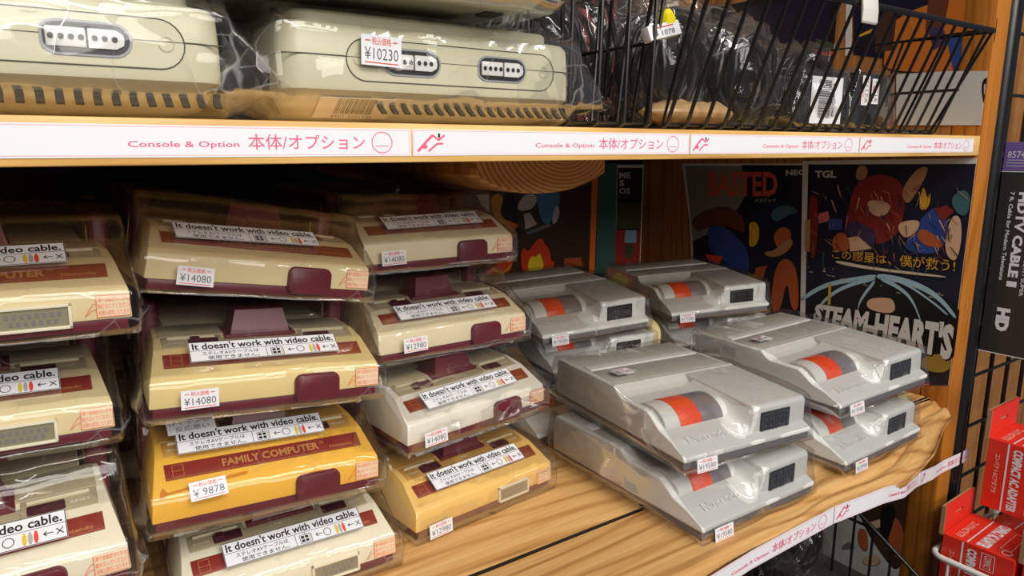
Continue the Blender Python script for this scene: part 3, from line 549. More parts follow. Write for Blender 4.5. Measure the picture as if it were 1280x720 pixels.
def care_mesh():
    mb = MB(); w, h = .0215, .0125
    mb.box(.0048, w, 0, h, -.0001, .0001, ORL)
    it = [('t', '溝や金属部分に手を', .0055, .0086, .0208, .0116, ORS, .0), ('t', '触れないでください', .0055, .0047, .0208, .0077, ORS, .0), ('t', '故障の原因になります', .0055, .0009, .0208, .0038, ORS, .0)]
    it += frame_items(.0049, .0001, w-.0001, h-.0001, .0003, ORS)+[('l', [(-.001, .001), (.0032, .0078), (.0049, .0078)], .0003, ORS), ('l', [(-.001, .001), (.0030, .0045), (.0049, .0045)], .0003, ORS)]
    sheet(mb, it); return mb.mesh('care_sticker', False)
CARE = care_mesh()

# ---------------------------------------------------------------- the cream and maroon console
YC, ZC, YD, ZD = .0006, .0254, .042, .049
SLOPE = math.atan2(ZD-ZC, YD-YC)
ST = Vector((0, math.cos(SLOPE), math.sin(SLOPE))); SNV = Vector((0, -math.sin(SLOPE), math.cos(SLOPE)))
def slopeM(x, v, off, ang=0):
    o = Vector((0, YC, ZC))+ST*v+SNV*off+Vector((x, 0, 0)); a = R(ang)
    return frameM(o, Vector((1, 0, 0))*math.cos(a)+ST*math.sin(a), ST*math.cos(a)-Vector((1, 0, 0))*math.sin(a))
def strip_mesh():
    mb = MB(); mb.box(-.0645, .0645, .0119, .0242, -.0002, .0005, STRIP, .0003)
    it = [('t', 'FAMILY COMPUTER', -.030, .0150, .0345, .0212, GOLD, .03), ('t', '™', .0355, .0190, .0385, .0212, GOLD), ('t', 'Nintendo', .042, .0140, .0590, .0168, GOLD, .01)]
    it += frame_items(-.0600, .0135, -.0535, .0225, .0003, GOLD)+[('l', [(-.0600, .018), (-.0535, .018)], .0003, GOLD), ('l', [(-.0645, .0125), (.0645, .0125)], .0002, GOLD)]
    sheet(mb, it, h0=.0006); return mb.mesh('nameplate', True)
STRIPM = strip_mesh()
DECK = frameM((0, .0266, .0402), (1, 0, 0), (0, .0174, .0038))
def maroon_parts():
    d = {}
    mb = MB(); mb.box(-.0725, .0725, .0016, .214, .0022, .0092, MAROON, .0012)
    for x in (-.055, .055):
        for y in (.02, .19): mb.add([(x+.006*math.cos(k*math.pi/6), y+.006*math.sin(k*math.pi/6), z) for z in (.0004, .0024) for k in range(12)], [tuple(range(12))[::-1]]+[(k, (k+1) % 12, (k+1) % 12+12, k+12) for k in range(12)], FOOT)
    d['base'] = mb.mesh('base')
    mb = MB(); mb.loft([[(x*a, y, z) for x, y in ((-1, y0), (1, y0), (1, y1), (-1, y1))] for a, y0, y1, z in ((.0215, .0375, .0665, .0430), (.0198, .0390, .0655, .0460), (.0162, .0435, .0620, .0612), (.0156, .0442, .0614, .0616))], MAROON)
    # flare of the lower edge
    mb.box(-.0240, .0240, .0365, .0680, .0400, .0452, MAROON, .0006)
    d['cartridge_flap'] = mb.mesh('cartridge_flap')
    mb = MB(); mb.box(-.0475, -.0285, 0, .0085, -.002, .0022, MAROOND, .001, DECK @ Matrix.Translation((0, .0025, 0))); mb.box(-.0465, -.0405, .0015, .007, .001, .0045, MAROOND, .0008, DECK @ Matrix.Translation((0, .0025, 0))); d['power_switch'] = mb.mesh('power_switch')
    mb = MB(); mb.box(.0290, .0475, 0, .0085, -.002, .0018, MAROOND, .001, DECK @ Matrix.Translation((0, .0025, 0))); d['reset_button'] = mb.mesh('reset_button')
    mb = MB(); C0 = [(p[0], p[1]) for p in rr(.0140, .0445, .0040, .0230, .0052, 0, 6)]; cx0, cz0 = .02925, .0135
    mb.loft([[(cx0+(x-cx0)*a, y, cz0+(z-cz0)*a) for x, z in C0] for y, a in ((.002, 1), (-.0022, 1), (-.0032, .97), (-.0036, .92))], MAROON); d['port_cover'] = mb.mesh('port_cover')
    # open expansion port: cream rim with a recessed grey connector
    mb = MB(); x0, x1, z0, z1 = .0100, .0450, .0060, .0200
    for a in ((x0, x1, z1-.0018, z1), (x0, x1, z0, z0+.0018), (x0, x0+.0018, z0, z1), (x1-.0018, x1, z0, z1)): mb.box(a[0], a[1], -.0018, .003, a[2], a[3], CLEAN, .0005)
    mb.box(x0+.001, x1-.001, -.0004, .002, z0+.001, z1-.001, plain('port_olive', (134, 128, 100), .5))
    for k in range(8): mb.box(x0+.0045+k*.0034, x0+.0062+k*.0034, -.0008, .001, .0135, .0158, GREYM); 
    for k in range(7): mb.box(x0+.0062+k*.0034, x0+.0079+k*.0034, -.0008, .001, .0095, .0118, GREYM)
    d['expansion_port'] = mb.mesh('expansion_port')
    # controller standing in its side dock
    mb = MB(); mb.box(-.0058, .0058, .082, .206, .0060, .0630, MAROON, .0035, seg=3); mb.box(-.0064, .0064, .094, .194, .0155, .0545, plain('brushed_gold_plate', (150, 122, 76), .35, metal=.6), .0002)
    mb.box(-.0070, .0070, .105, .118, .030, .0336, BLACKP, .0005); mb.box(-.0070, .0070, .1098, .1134, .0255, .038, BLACKP, .0005)
    for y in (.158, .174): mb.box(-.0072, .0072, y, y+.009, .026, .035, BLACKP, .003)
    d['controller'] = mb.mesh('controller')
    return d
FP = maroon_parts()
def body_meshes(cream, tan):
    mb = MB()
    mb.prism([(.0004, .0088, .0), (YC, ZC, .0008), (.0266, .0402, .0052), (.0440, .0440, .0068), (.0800, .0445, .0075), (.0800, .0088, .0)], -.0745, .0745, cream, .0011)
    mb.prism([(.076, .0088), (.076, .0445, .0015), (.200, .0445, .0015), (.215, .036, .0015), (.215, .0088)], -.0588, .0588, cream, .0012)
    for s in (-1, 1): mb.box(s*.0560 if s > 0 else -.0745, .0745 if s > 0 else -.0560, .206, .215, .0088, .030, cream, .001)
    body = mb.mesh('body')
    mb = MB()
    D = DECK
    mb.box(-.0635, -.0262, .0010, .0175, -.001, .0007, tan, .0004, D); mb.box(.0262, .0635, .0010, .0175, -.001, .0007, tan, .0004, D)
    mb.box(-.0262, .0262, .0010, .0120, -.002, .0003, tan, .0003, D); mb.box(-.0640, .0640, .0440, .0800, .0425, .0450, tan, .0004)
    mb.box(-.0565, .0565, .0790, .1960, .0430, .0450, tan, .0006)
    mb.box(-.0600, -.0300, .0130, .0150, 0, .0022, TANL, .0006, D); mb.box(.0290, .0600, .0130, .0150, 0, .0022, TANL, .0006, D)     # pale ridges
    it = [('t', 'POWER', -.0605, .0055, -.0500, .0080, PAPERK, .02), ('t', 'RESET', .0500, .0055, .0600, .0080, PAPERK, .02), ('t', 'EJECT', -.0060, .0045, .0060, .0070, PAPERK, .02)]
    def f(u, v, h): p = D @ Vector((u, v, .0008+h)); return (p.x, p.y, p.z)
    sheet(mb, it, f)
    it = frame_items(-.052, .062, -.026, .080, .0004, INKG)+[('l', [(-.052, .062), (-.039, .056), (-.026, .062)], .0004, INKG)]
    it += [('l', [(-.050, y), (-.028, y)], .0007, INKG) for y in (.066, .070, .074, .078)]+[('l', [(.026, y), (.050, y)], .0007, INKG) for y in (.062, .066, .070, .074)]
    sheet(mb, it, lambda u, v, h: (u, v, .0451+h))
    for k in range(9): mb.box(-.040, .040, .150+k*.005, .1522+k*.005, .0448, .0451, INKG)
    return body, mb.mesh('top_panel')
BM = {}
FPROF = [(-.0042, .0006), (-.0046, .0120), (-.0040, .0262), (.0255, .0440), (.0355, .0500), (.0425, .0630), (.0640, .0650), (.0850, .0668), (.2080, .0668), (.2175, .0600), (.2190, .0400), (.2190, .0006), (.110, .0004)]
FBAGS = [bag_mesh('plastic_bag', FPROF, FPROF, -.0765, .0765, seed=k, mat=FILM) for k in range(3)]
def cream_console(pose, cream, tan, label, price=None, tagpos=None, lab=(0, .009, 0), port=False, group=None, idx=0, care=(.0520, .0105), extra=None):
    loc, rot = pose[:3], pose[3:]
    e = empty('game_console', loc, rot); tag(e, label, 'game console', group)
    if cream.name not in BM: BM[cream.name] = body_meshes(cream, tan)
    b, t = BM[cream.name]
    link('body', b, e); link('top_panel', t, e); link('base', FP['base'], e)
    link('nameplate', STRIPM, e, slopeM(0, 0, .0004)); link('cartridge_flap', FP['cartridge_flap'], e)
    link('power_switch', FP['power_switch'], e); link('reset_button', FP['reset_button'], e)
    link('expansion_port' if port else 'port_cover', FP['expansion_port' if port else 'port_cover'], e)
    for s in (-1, 1): link('controller', FP['controller'], e, Matrix.Translation((s*.0667, 0, 0)))
    if lab: link('warning_label', WARN, e, slopeM(-.0483+lab[0], lab[1], .0064, lab[2]))
    link('care_sticker', CARE, e, frameM((care[0], -.0003, care[1]), (1, 0, 0), (0, .02, 1)))
    if price:
        x, z, a, lean = tagpos
        price_tag(e, price, frameM((x, -.0068 if lean < .5 else -.0060, z), (math.cos(R(a)), 0, math.sin(R(a))), (-math.sin(R(a)), lean, math.cos(R(a)))))
    link('plastic_bag', FBAGS[idx % 3], e)
    if extra: extra(e)
    return e
GA = 'cream and maroon consoles stacked on the left of the shelf'
def note(e):
    mb = MB(); mb.box(0, .030, 0, .013, -.0001, .0001, PAPER)
    sheet(mb, [('t', '1P十字少し', .002, .0070, .027, .0115, INKG), ('t', '反応悪い', .005, .0015, .026, .0060, INKG)]); link('handwritten_note', mb.mesh('handwritten_note', False), e, slopeM(-.0595, .0425, .0068, 2))
cream_console((.1255, .4792, -.0994, 1.33, -2.0, 9.69), AGED, TAN, 'cream console at the very top of the left middle stack, tilted down to the right', '¥14080', (-.0574, .0070, -2, .05), (-.009+.0, .0096, 3.0), group=GA, idx=0)
cream_console((.1207, .4598, -.1721, -2.89, -.77, 4.0), STRAW, TAN, 'straw-yellowed console directly above the orange-yellow one, raised maroon flap', '¥14080', (-.0569, .0090, 1, .05), (-.0012, .0098, 0), group=GA, idx=1)
def stain(e):
    mb = MB(); random.seed(3); P = []
    for k in range(15): x = -.068+.052*k/14; P.append((x, .0010+.0050*k/14+.0012*noise.noise(Vector((x*200, 1, 1)))))
    Q = [(x, y+.0006+.0010*(1+noise.noise(Vector((x*260, 5, 1))))*(1.4 if x > -.03 else .7)) for x, y in P[::-1]]
    mb.add([(x, y, .0) for x, y in P+Q], [tuple(range(30))], plain('brown_adhesive_stain', (206, 128, 30), .6)); link('stain', mb.mesh('stain', False), e, slopeM(0, 0, .0014))
    mb = MB(); mb.add([(-.0725, -.001, 0), (-.0700, -.0015, 0), (-.0680, .0030, 0), (-.0700, .0065, 0), (-.0715, .0040, 0)], [(0, 1, 2, 3, 4)], MC['brown_adhesive_stain']); link('stain', mb.mesh('stain', False), e, slopeM(.003, .000, .0014))
cream_console((.1154, .4523, -.2413, -1.92, .72, 2.6), ORANGEY, TANO, 'deep orange-yellow aged console with a handwritten note and its whole nameplate showing', '¥ 9878', (-.0524, .0222, 3, .8), (-.0075, .0264, -.6), group=GA, idx=2, extra=lambda e: (note(e), stain(e)))
cream_console((.1272, .4511, -.3095, -1.5, .3, 0), CLEAN, TAN, 'clean cream console lowest in the left middle stack, cut by the bottom of the frame', None, None, (.0035, .0086, 0), port=True, group=GA, idx=1)
GB = 'cream and maroon consoles stacked in the centre of the shelf'
cream_console((.2937, .5346, -.1026, 1.23, 0, .36), PALE, TAN, 'cream console topmost in the centre stack, in shade beside the flame poster', '¥14080', (-.0613, .0080, 1, .05), (-.0008, .0108, 1), group=GB, idx=2)
cream_console((.2952, .5152, -.1746, 1.07, 0, .27), PALE, TAN, 'cream console second from the top in the centre stack, price tag 12980', '¥12980', (-.0546, .0096, 1, .05), (-.0032, .0080, -.3), group=GB, idx=0)
cream_console((.302, .488, -.2403, 6.43, 1.2, -1.0), WHITEY, TAN, 'whitish console in the centre stack resting on the amber-yellow one', '¥14080', (-.0620, .0065, 1, .05), (-.0034, .0055, .8), group=GB, idx=1)
cream_console((.2999, .4728, -.3095, 6.19, 0, 0), AMBER, TANO, 'amber-yellow aged console lowest in the centre stack, flat on the bare planks', '¥12980', (-.0655, .0030, 1, .05), (-.0018, .0096, 0), port=True, group=GB, idx=2, care=(.0515, .0085))
GC = 'cream and maroon consoles stacked at the left edge of the picture'
cream_console((-.032, .4483, -.1019, .26, 0, 1.6), AGED, TAN, 'cream console at the left frame edge, topmost of its stack, in shade', None, None, (-.0022, .0170, 2), port=True, group=GC, idx=1)
cream_console((-.0455, .4709, -.1729, .24, -.5, 2.2), AGED, TAN, 'cream console at the left frame edge, second of its stack', None, None, (0, .0100, 0), port=True, group=GC, idx=2)
cream_console((-.0486, .4176, -.2416, 0, 0, 0), CLEAN, TAN, 'bright cream console at the left frame edge near the bottom, top panel showing', None, None, (-.0012, .0092, 0), group=GC, idx=0)
cream_console((-.0470, .4300, -.3095, 0, 0, 0), CLEAN, TAN, 'cream console lowest at the left frame edge, below the frame', None, None, None, group=GC, idx=1)
# back rows of the same consoles, deep in the shade
GD = 'cream and maroon consoles in the dark rear row of the shelf'
for col, (bx, by) in enumerate(((-.055, .695), (.112, .700))):
    for k in range(2):
        cream_console((bx+.003*((k*7) % 3-1), by+.004*(k % 2), -.3095+.0695*k, (k % 3-1)*1.5, 0, 0), AGED, TAN,
            ('cream console in the unlit rear row behind the %s stack, %s' % (('left frame edge', 'left middle')[col], ('lowest', 'second up')[k])), None, None, None, group=GD, idx=k)

# ---------------------------------------------------------------- the grey console
def grey_parts():
    d = {}; XL, XR, XB = -.0745, .0745, .0100
    mb = MB(); mb.box(-.0735, .0735, .0015, .1965, .0012, .0085, GREYD, .0012)
    for x in (-.058, .058):
        for y in (.02, .175): mb.box(x-.006, x+.006, y-.006, y+.006, .0003, .0013, FOOT)
    d['base'] = mb.mesh('base')
    mb = MB()
    mb.prism([(0, .0080), (0, .0120), (.0040, .0142), (.017, .0205), (.033, .0250), (.044, .0330), (.050, .0362), (.086, .0366), (.092, .0395), (.098, .0445), (.194, .0445, .0012), (.1975, .0410, .0008), (.1977, .0080)], XL, XR, GREY, .0012, 3)
    mb.prism([(.0080, .0080), (.0080, .0365), (.0110, .0392), (.100, .0445), (.100, .0080)], XB, XR, GREY, .0016, 3)
    # concave web blending the front slope into the block
    rings = []
    for y, z0, z1 in ((.0085, .0140, .0300), (.017, .0200, .0345), (.033, .0248, .0390), (.050, .0362, .0405), (.085, .0366, .0425)):
        g = []
        for k in range(7): t = k/6; g.append((XB-.022*(1-t)*(y/.085)**.5-.0005, y, z0-.0004+(z1-z0)*(t**2.6)))
        g += [(XB+.002, y, z1-.001), (XB+.002, y, z0-.003), (XB-.022*(y/.085)**.5, y, z0-.003)]; rings.append(g)
    mb.loft(rings, GREY)
    # rear ridges on the plateau
    mb.box(-.0680, .0680, .1445, .1580, .0440, .0458, GREYL, .0006); mb.box(-.0735, .0735, .0975, .1030, .0435, .0452, GREY, .0008)
    d['body'] = mb.mesh('body')
    mb = MB(); mb.box(-.0690, .0690, .1050, .1430, .0440, .04485, GREYP, .0003); mb.box(-.0690, .0690, .1600, .1925, .0440, .04485, GREYP, .0003)
    it = [('t', '▲ EJECT  ■ OPEN', -.030, .1850, .010, .1880, GREYM)]
    d['cartridge_lid'] = mb.mesh('cartridge_lid')
    def bar(x0, x1, mat, g=0, capL=False, capR=False):
        P = []
        for k in range(15):
            a = R(195-k*13.5); P.append((.0555+(.0235+g)*math.cos(a), .0225+(.0172+g)*math.sin(a)))
        P += [(.078, .020), (.034, .020)]
        return P
    mb = MB(); mb.prism(bar(0, 0, 0), -.0675, .0055, GREY, .0015); d['switch_housing'] = mb.mesh('switch_housing')
    mb = MB(); mb.prism(bar(0, 0, 0, .0006), -.0510, -.0268, ORANGE, .0003); d['power_switch'] = mb.mesh('power_switch')
    mb = MB(); mb.prism(bar(0, 0, 0, .0005), -.0266, -.0020, GREYM, .0003); d['reset_switch'] = mb.mesh('reset_switch')
    mb = MB(); mb.box(.0178, .0540, .0070, .0095, .0075, .0330, BLACKP, .0006)
    for x in (.0200, .0370):
        for a in ((x, x+.0145, .0085, .0095), (x, x+.0145, .0300, .0310), (x, x+.001, .0085, .0310), (x+.0135, x+.0145, .0085, .0310)): mb.box(a[0], a[1], .0064, .0075, a[2], a[3], PORTG, .0002)
        for i in range(3):
            for j in range(2): mb.box(x+.003+j*.006, x+.0055+j*.006, .0066, .0075, .0125+i*.006, .0150+i*.006, PORTG, .0003)
    d['controller_ports'] = mb.mesh('controller_ports')
    mb = MB(); mb.box(0, .044, -.0003, .0055, -.001, -.0002, GREY) if False else None
    it = [('t', 'Nintendo', 0, 0, .0450, .0075, GREYL, .01)]
    mb = MB(); sheet(mb, it); vs, fs = text_mesh('Nintendo', .01)
    mb = MB()
    for h in (.0004,): mb.add([(u*.045, v*.0075, h) for u, v in vs], fs, GREYL)
    mb.add([(u*.045, v*.0075, -.0004) for u, v in vs], fs, GREYL)
    d['embossed_lettering'] = mb.mesh('embossed_lettering', False)
    # spare pad: dog-bone shaped, two round buttons
    mb = MB(); 
    def bone(z, i):
        P = []
        for k in range(64):
            a = 2*math.pi*k/64; x = .060*math.cos(a); r = .0245+.0065*abs(math.cos(a))**3; P.append(((.062-i)*math.copysign(abs(math.cos(a))**.75, math.cos(a)), (r-i)*math.copysign(abs(math.sin(a))**.8, math.sin(a)), z))
        return P
    mb.loft([bone(-.008, .003), bone(-.006, .0005), bone(0, 0), bone(.006, .0005), bone(.0085, .003)], plain('yellowed_cream_plastic', (214, 198, 146), .4))
    for x in (.034, .049): mb.add([(x+.0055*math.cos(k*math.pi/8), -.004+.0055*math.sin(k*math.pi/8), z) for z in (.008, .0105) for k in range(16)], [tuple(range(16, 32))]+[(k, (k+1) % 16, (k+1) % 16+16, k+16) for k in range(16)], plain('muted_red_button', (120, 50, 50), .4))
    mb.box(-.048, -.028, -.003, .003, .008, .0105, PORTG, .0005); mb.box(-.041, -.035, -.010, .010, .008, .0105, PORTG, .0005)
    d['gamepad'] = mb.mesh('gamepad')
    return d
GP = grey_parts()
GL = [(-.0035, .0006), (-.0038, .0130), (.0140, .0225), (.0330, .0330), (.0480, .0415), (.0750, .0430), (.0980, .0482), (.1960, .0484), (.2015, .0430), (.2030, .0006), (.1, .0004)]
GR = [(-.0015, .0006), (.0020, .0200), (.0045, .0400), (.0120, .0428), (.0500, .0455), (.0750, .0470), (.0980, .0482), (.1960, .0484), (.2015, .0430), (.2030, .0006), (.1, .0004)]
GBAGS = [bag_mesh('plastic_bag', GL, GR, -.0770, .0770, xs=-.004, xw=.018, seed=10+k, amp=.0016, fin=.009, n=110, m=64) for k in range(2)]
def grey_console(pose, label, price=None, top=None, group=None, idx=0, pad=None, tagpos=(-.0650, -.0005, 12)):
    e = empty('game_console', pose[:3], pose[3:]); tag(e, label, 'game console', group)
    for k in ('body', 'base', 'cartridge_lid', 'switch_housing', 'power_switch', 'reset_switch', 'controller_ports'): link(k, GP[k], e)
    a = math.atan2(.0045, .016)
    link('embossed_lettering', GP['embossed_lettering'], e, frameM((-.0590, .0110, .0182), (1, 0, 0), (0, .900, .436)))
    if price: price_tag(e, price, frameM((tagpos[0], -.0056, tagpos[1]+.0005), (math.cos(R(0)), 0, 0), (0, .12, 1)), .0220, .0115)
    if top: price_tag(e, top, frameM((-.0590, .1120, .0490), (1, 0, 0), (0, 1, 0)), .0200, .0145)
    link('plastic_bag', GBAGS[idx % 2], e)
    if pad: link('gamepad', GP['gamepad'], e, pad)
    return e
GG = 'light grey consoles stacked on the right of the shelf'
padM = frameM((.0835, .085, .0285), (0, 1, 0), (0, 0, 1))
grey_console((.4899, .3519, -.2596, -6.28, 0, .3), 'light grey console nearest the shelf edge, upper of the front pair', '¥19580', '¥19580', GG, 0)
grey_console((.4897, .3364, -.3100, -.59, 0, 0), 'light grey console nearest the shelf edge, lower of the front pair, on bare wood', '¥19580', None, GG, 1)
grey_console((.7113, .3534, -.2560, -4.26, -.58, -3.0), 'light grey console on top of the right-hand pair in front of the white-lettered poster', '¥19580', '¥19580', GG, 1)
grey_console((.6984, .3420, -.3095, 1.15, 0, 0), 'light grey console under the right-hand pair top, with a yellowed gamepad beside it', '¥20900', None, GG, 0, padM)
GH = 'light grey consoles in the shaded rear row'
grey_console((.5447, .6137, -.2210, -8.68, 1.5, -2.0), 'light grey console topmost in the rear stack beside the flame poster', '¥19580', None, GH, 0)
grey_console((.5560, .6080, -.2655, -8.0, 0, 0), 'light grey console in the middle of the rear stack below the flame poster', None, None, GH, 1, frameM((.0835, .075, .0285), (0, 1, 0), (0, 0, 1)))
grey_console((.4927, .5624, -.3100, 0.66, 0, 0), 'light grey console lowest in the rear stack, behind the amber-yellow console', '¥19580', None, GH, 1)
grey_console((.7484, .5975, -.2210, -17.3, 0, -2.0), 'light grey console topmost in the rear corner stack by the orange-lettered poster', '¥19580', None, GH, 1)
grey_console((.7560, .5960, -.2655, -15.0, 0, 0), 'light grey console in the middle of the rear corner stack', None, None, GH, 0)
grey_console((.7500, .5960, -.3100, -13.0, 0, 0), 'light grey console lowest in the rear corner stack, almost hidden', None, None, GH, 1)

# ---------------------------------------------------------------- the wide beige console on the upper shelf
def stadium(x0, x1, z0, z1, n=10):
    r = (z1-z0)/2; P = []
    for k in range(n+1): a = R(-90+180*k/n); P.append((x1-r+r*math.cos(a), (z0+z1)/2+r*math.sin(a)))
    for k in range(n+1): a = R(90+180*k/n); P.append((x0+r+r*math.cos(a), (z0+z1)/2+r*math.sin(a)))
    return P
def front(mb, P, y, mat):      # flat outline standing on the front face
    mb.add([(x, y, z) for x, z in P], [tuple(range(len(P)))], mat)
def ringface(mb, P, Q, y, mat):
    n = len(P); mb.add([(x, y, z) for x, z in P+Q], [(k, (k+1) % n, (k+1) % n+n, k+n) for k in range(n)], mat)
def beige_parts():
    d = {}; w = .1
    def ring(z, i, r, fy=0): return rr(-w+i, w-i, 0+fy, .238-i, r, z, 6)
    mb = MB()
    mb.loft([ring(.0015, .020, .012, .026), ring(.0045, .0075, .012, .020), ring(.0175, 0, .013, .0005), ring(.0195, 0, .013), ring(.0353, 0, .013), ring(.0355, .0006, .013, .0006), ring(.0359, .0006, .013, .0006), ring(.0361, 0, .013), ring(.0500, .0006, .013, .0008), ring(.0530, .0026, .013, .003), ring(.0542, .0070, .011, .0075)], BEIGE)
    mb.loft([rr(-.088, .088, .012, .215, .010, .0540, 6), rr(-.088, .088, .012, .215, .010, .0595, 6), rr(-.0865, .0865, .0135, .2135, .009, .0612, 6), rr(-.083, .083, .017, .21, .008, .0618, 6)], BEIGE)
    mb.box(-.0995, .0995, -.0002, .0010, .03545, .03585, BEIGED)
    # vent slots in the sloping underside of the front
    th = math.atan2(.0130, .0195)
    for k in range(19):
        x = -.041+k*.0076
        M = Matrix.Translation((x, .0098, .0112)) @ Matrix.Rotation(th-math.pi, 4, 'X') 
        mb.box(-.0017, .0017, -.0100, .0100, -.0004, .0008, BEIGED, 0, M)
    for x in (-.07, .07):
        for y in (.045, .2): mb.box(x-.007, x+.007, y-.007, y+.007, 0, .003, FOOT, .001)
    d['body'] = mb.mesh('body', True, 40)
    mb = MB(); P = stadium(-.0640, .0820, .0225, .0462, 12); Q = stadium(-.0634, .0814, .0231, .0456, 12)
    ringface(mb, P, Q, -.0003, BEIGED); front(mb, stadium(-.0632, .0812, .0233, .0454, 12), -.0001, BEIGE)
    P = ell(.0735, .0345, .0036, .0036, 20); Q = ell(.0735, .0345, .0031, .0031, 20); ringface(mb, P, Q, -.0004, plain('beige_embossing', (180, 172, 140), .5))
    P = ell(-.0560, .0345, .0036, .0036, 20); Q = ell(-.0560, .0345, .0031, .0031, 20); ringface(mb, P, Q, -.0004, MC['beige_embossing'])
    d['port_panel'] = mb.mesh('port_panel', False)
    mb = MB()
    P = stadium(-.0190, .0190, -.0078, .0078, 10); P2 = [(max(x, -.0178), z) for x, z in P]
    front(mb, P2, -.0006, plain('port_halo', (150, 152, 156), .4)); P3 = [(x*.94, z*.85) for x, z in P2]; front(mb, P3, -.0009, BLACK)
    mb.box(-.0158, .0000, -.0024, -.0005, -.0043, .0043, CONN, .0008)
    pts = [(.0008, -.0043), (.0118, -.0043), (.0150, -.0025), (.0155, 0), (.0150, .0025), (.0118, .0043), (.0008, .0043)]
    n = len(pts); mb.add([(x, y, z) for y in (-.0024, -.0005) for x, z in pts], [tuple(range(n))]+[(k, (k+1) % n, (k+1) % n+n, k+n) for k in range(n)], CONN)
    for k in range(4): front(mb, ell(-.0137+.0039*k, 0, .0013, .0014, 12), -.0026, BLACK)
    for k in range(3): front(mb, ell(.0034+.0040*k, 0, .0013, .0014, 12), -.0026, BLACK)
    d['controller_port'] = mb.mesh('controller_port', True)
    mb = MB(); mb.box(-.0180, .0180, .085, .155, .0600, .0640, plain('grey_lid', (150, 148, 142), .45), .001); mb.box(-.060, .060, .060, .075, .0612, .0630, MC['grey_lid'], .001); d['cartridge_door'] = mb.mesh('cartridge_door')
    mb = MB(); mb.box(-.058, -.040, .030, .048, .061, .0645, plain('muted_violet_slider', (120, 110, 160), .4), .001); mb.box(.040, .058, .030, .048, .061, .0645, MC['muted_violet_slider'], .001); d['power_switch'] = mb.mesh('power_switch')
    return d
SP = beige_parts()
SPROF = [(.0200, .0004), (.0120, .0035), (-.0030, .0165), (-.0036, .0300), (-.0034, .0530), (.0060, .0580), (.0150, .0640), (.1250, .0665), (.2150, .0640), (.2400, .0540), (.2410, .0060), (.2300, .0004)]
def beige_console(pose, label, idx, extra=None):
    e = empty('game_console', pose[:3], pose[3:]); tag(e, label, 'game console', 'wide beige consoles on the upper shelf')
    for k in ('body', 'port_panel', 'cartridge_door', 'power_switch'): link(k, SP[k], e)
    for x in (-.0230, .0400): link('controller_port', SP['controller_port'], e, Matrix.Translation((x, 0, .0345)))
    if extra: extra(e)
    link('plastic_bag', bag_mesh('plastic_bag', SPROF, SPROF, -.1025, .1025, seed=20+idx, amp=.0016, m=60, fin=.034, mat=FILMW if idx != 2 else FILM), e)
    return e
def barcode(w, h, bars=34, num='4901 3201146', seed=1, mat=PAPERK):
    random.seed(seed); mb = MB(); mb.box(0, w, 0, h, -.0001, .0001, mat); x = w*.24; it = []
    while x < w*.76:
        b = random.choice((.008, .012, .02))*w; it.append(('r', x, h*.22, x+b, h*.97, INK)); x += b+random.choice((.008, .014))*w
    it.append(('t', num, w*.22, h*.04, w*.78, h*.17, INK)); sheet(mb, it); return mb
def sfc_tags(e):
    price_tag(e, '¥10230', frameM((-.0565, -.0040, .0315), (.998, 0, -.03), (.03, 0, 1)), .0245, .0165)
    d = Vector((0, .0195, -.0130)).normalized(); 
    link('barcode_sticker', barcode(.046, .019).mesh('barcode_sticker', False), e, frameM(Vector((-.0780, .0200, .0030)), (1, 0, 0), -d))
beige_console((.2188, .3900, .0148, 0, 0, 0), 'wide beige console with a price tag over its left port, middle of upper shelf', 0, sfc_tags)
beige_console((-.0100, .3880, .0148, 0, 0, 0), 'wide beige console at the left end of the upper shelf, in a crinkled bag', 1)
beige_console((.1850, .3530, .0825, 0, 0, 0), 'wide beige console lying on top of another, only its vented underside in view', 2)
# black lead hanging between the two beige consoles
mb = MB(); pts = []
for k in range(40):
    t = k/39; pts.append((.070+.055*t, .425-.02*math.sin(t*3.1), .1000-.082*t**1.3+.006*math.sin(t*9)))
mb.tube([(.0, .50, .105), (.04, .46, .112)]+pts, .0038, BLACK, 10); tag(mb.obj('power_lead'), 'black lead sagging between the two beige consoles on the upper shelf', 'cable')
mb = MB(); pts = [(.03+.24*t, .405+.03*math.sin(t*2), .084+.010*math.sin(t*3.14)-.006*t) for t in [k/20 for k in range(21)]]
mb.box(.100, .118, .44, .60, .0148, .072, DARKBOX, .002); tag(mb.obj('carton'), 'narrow dark carton standing in the gap between the two beige consoles', 'box')

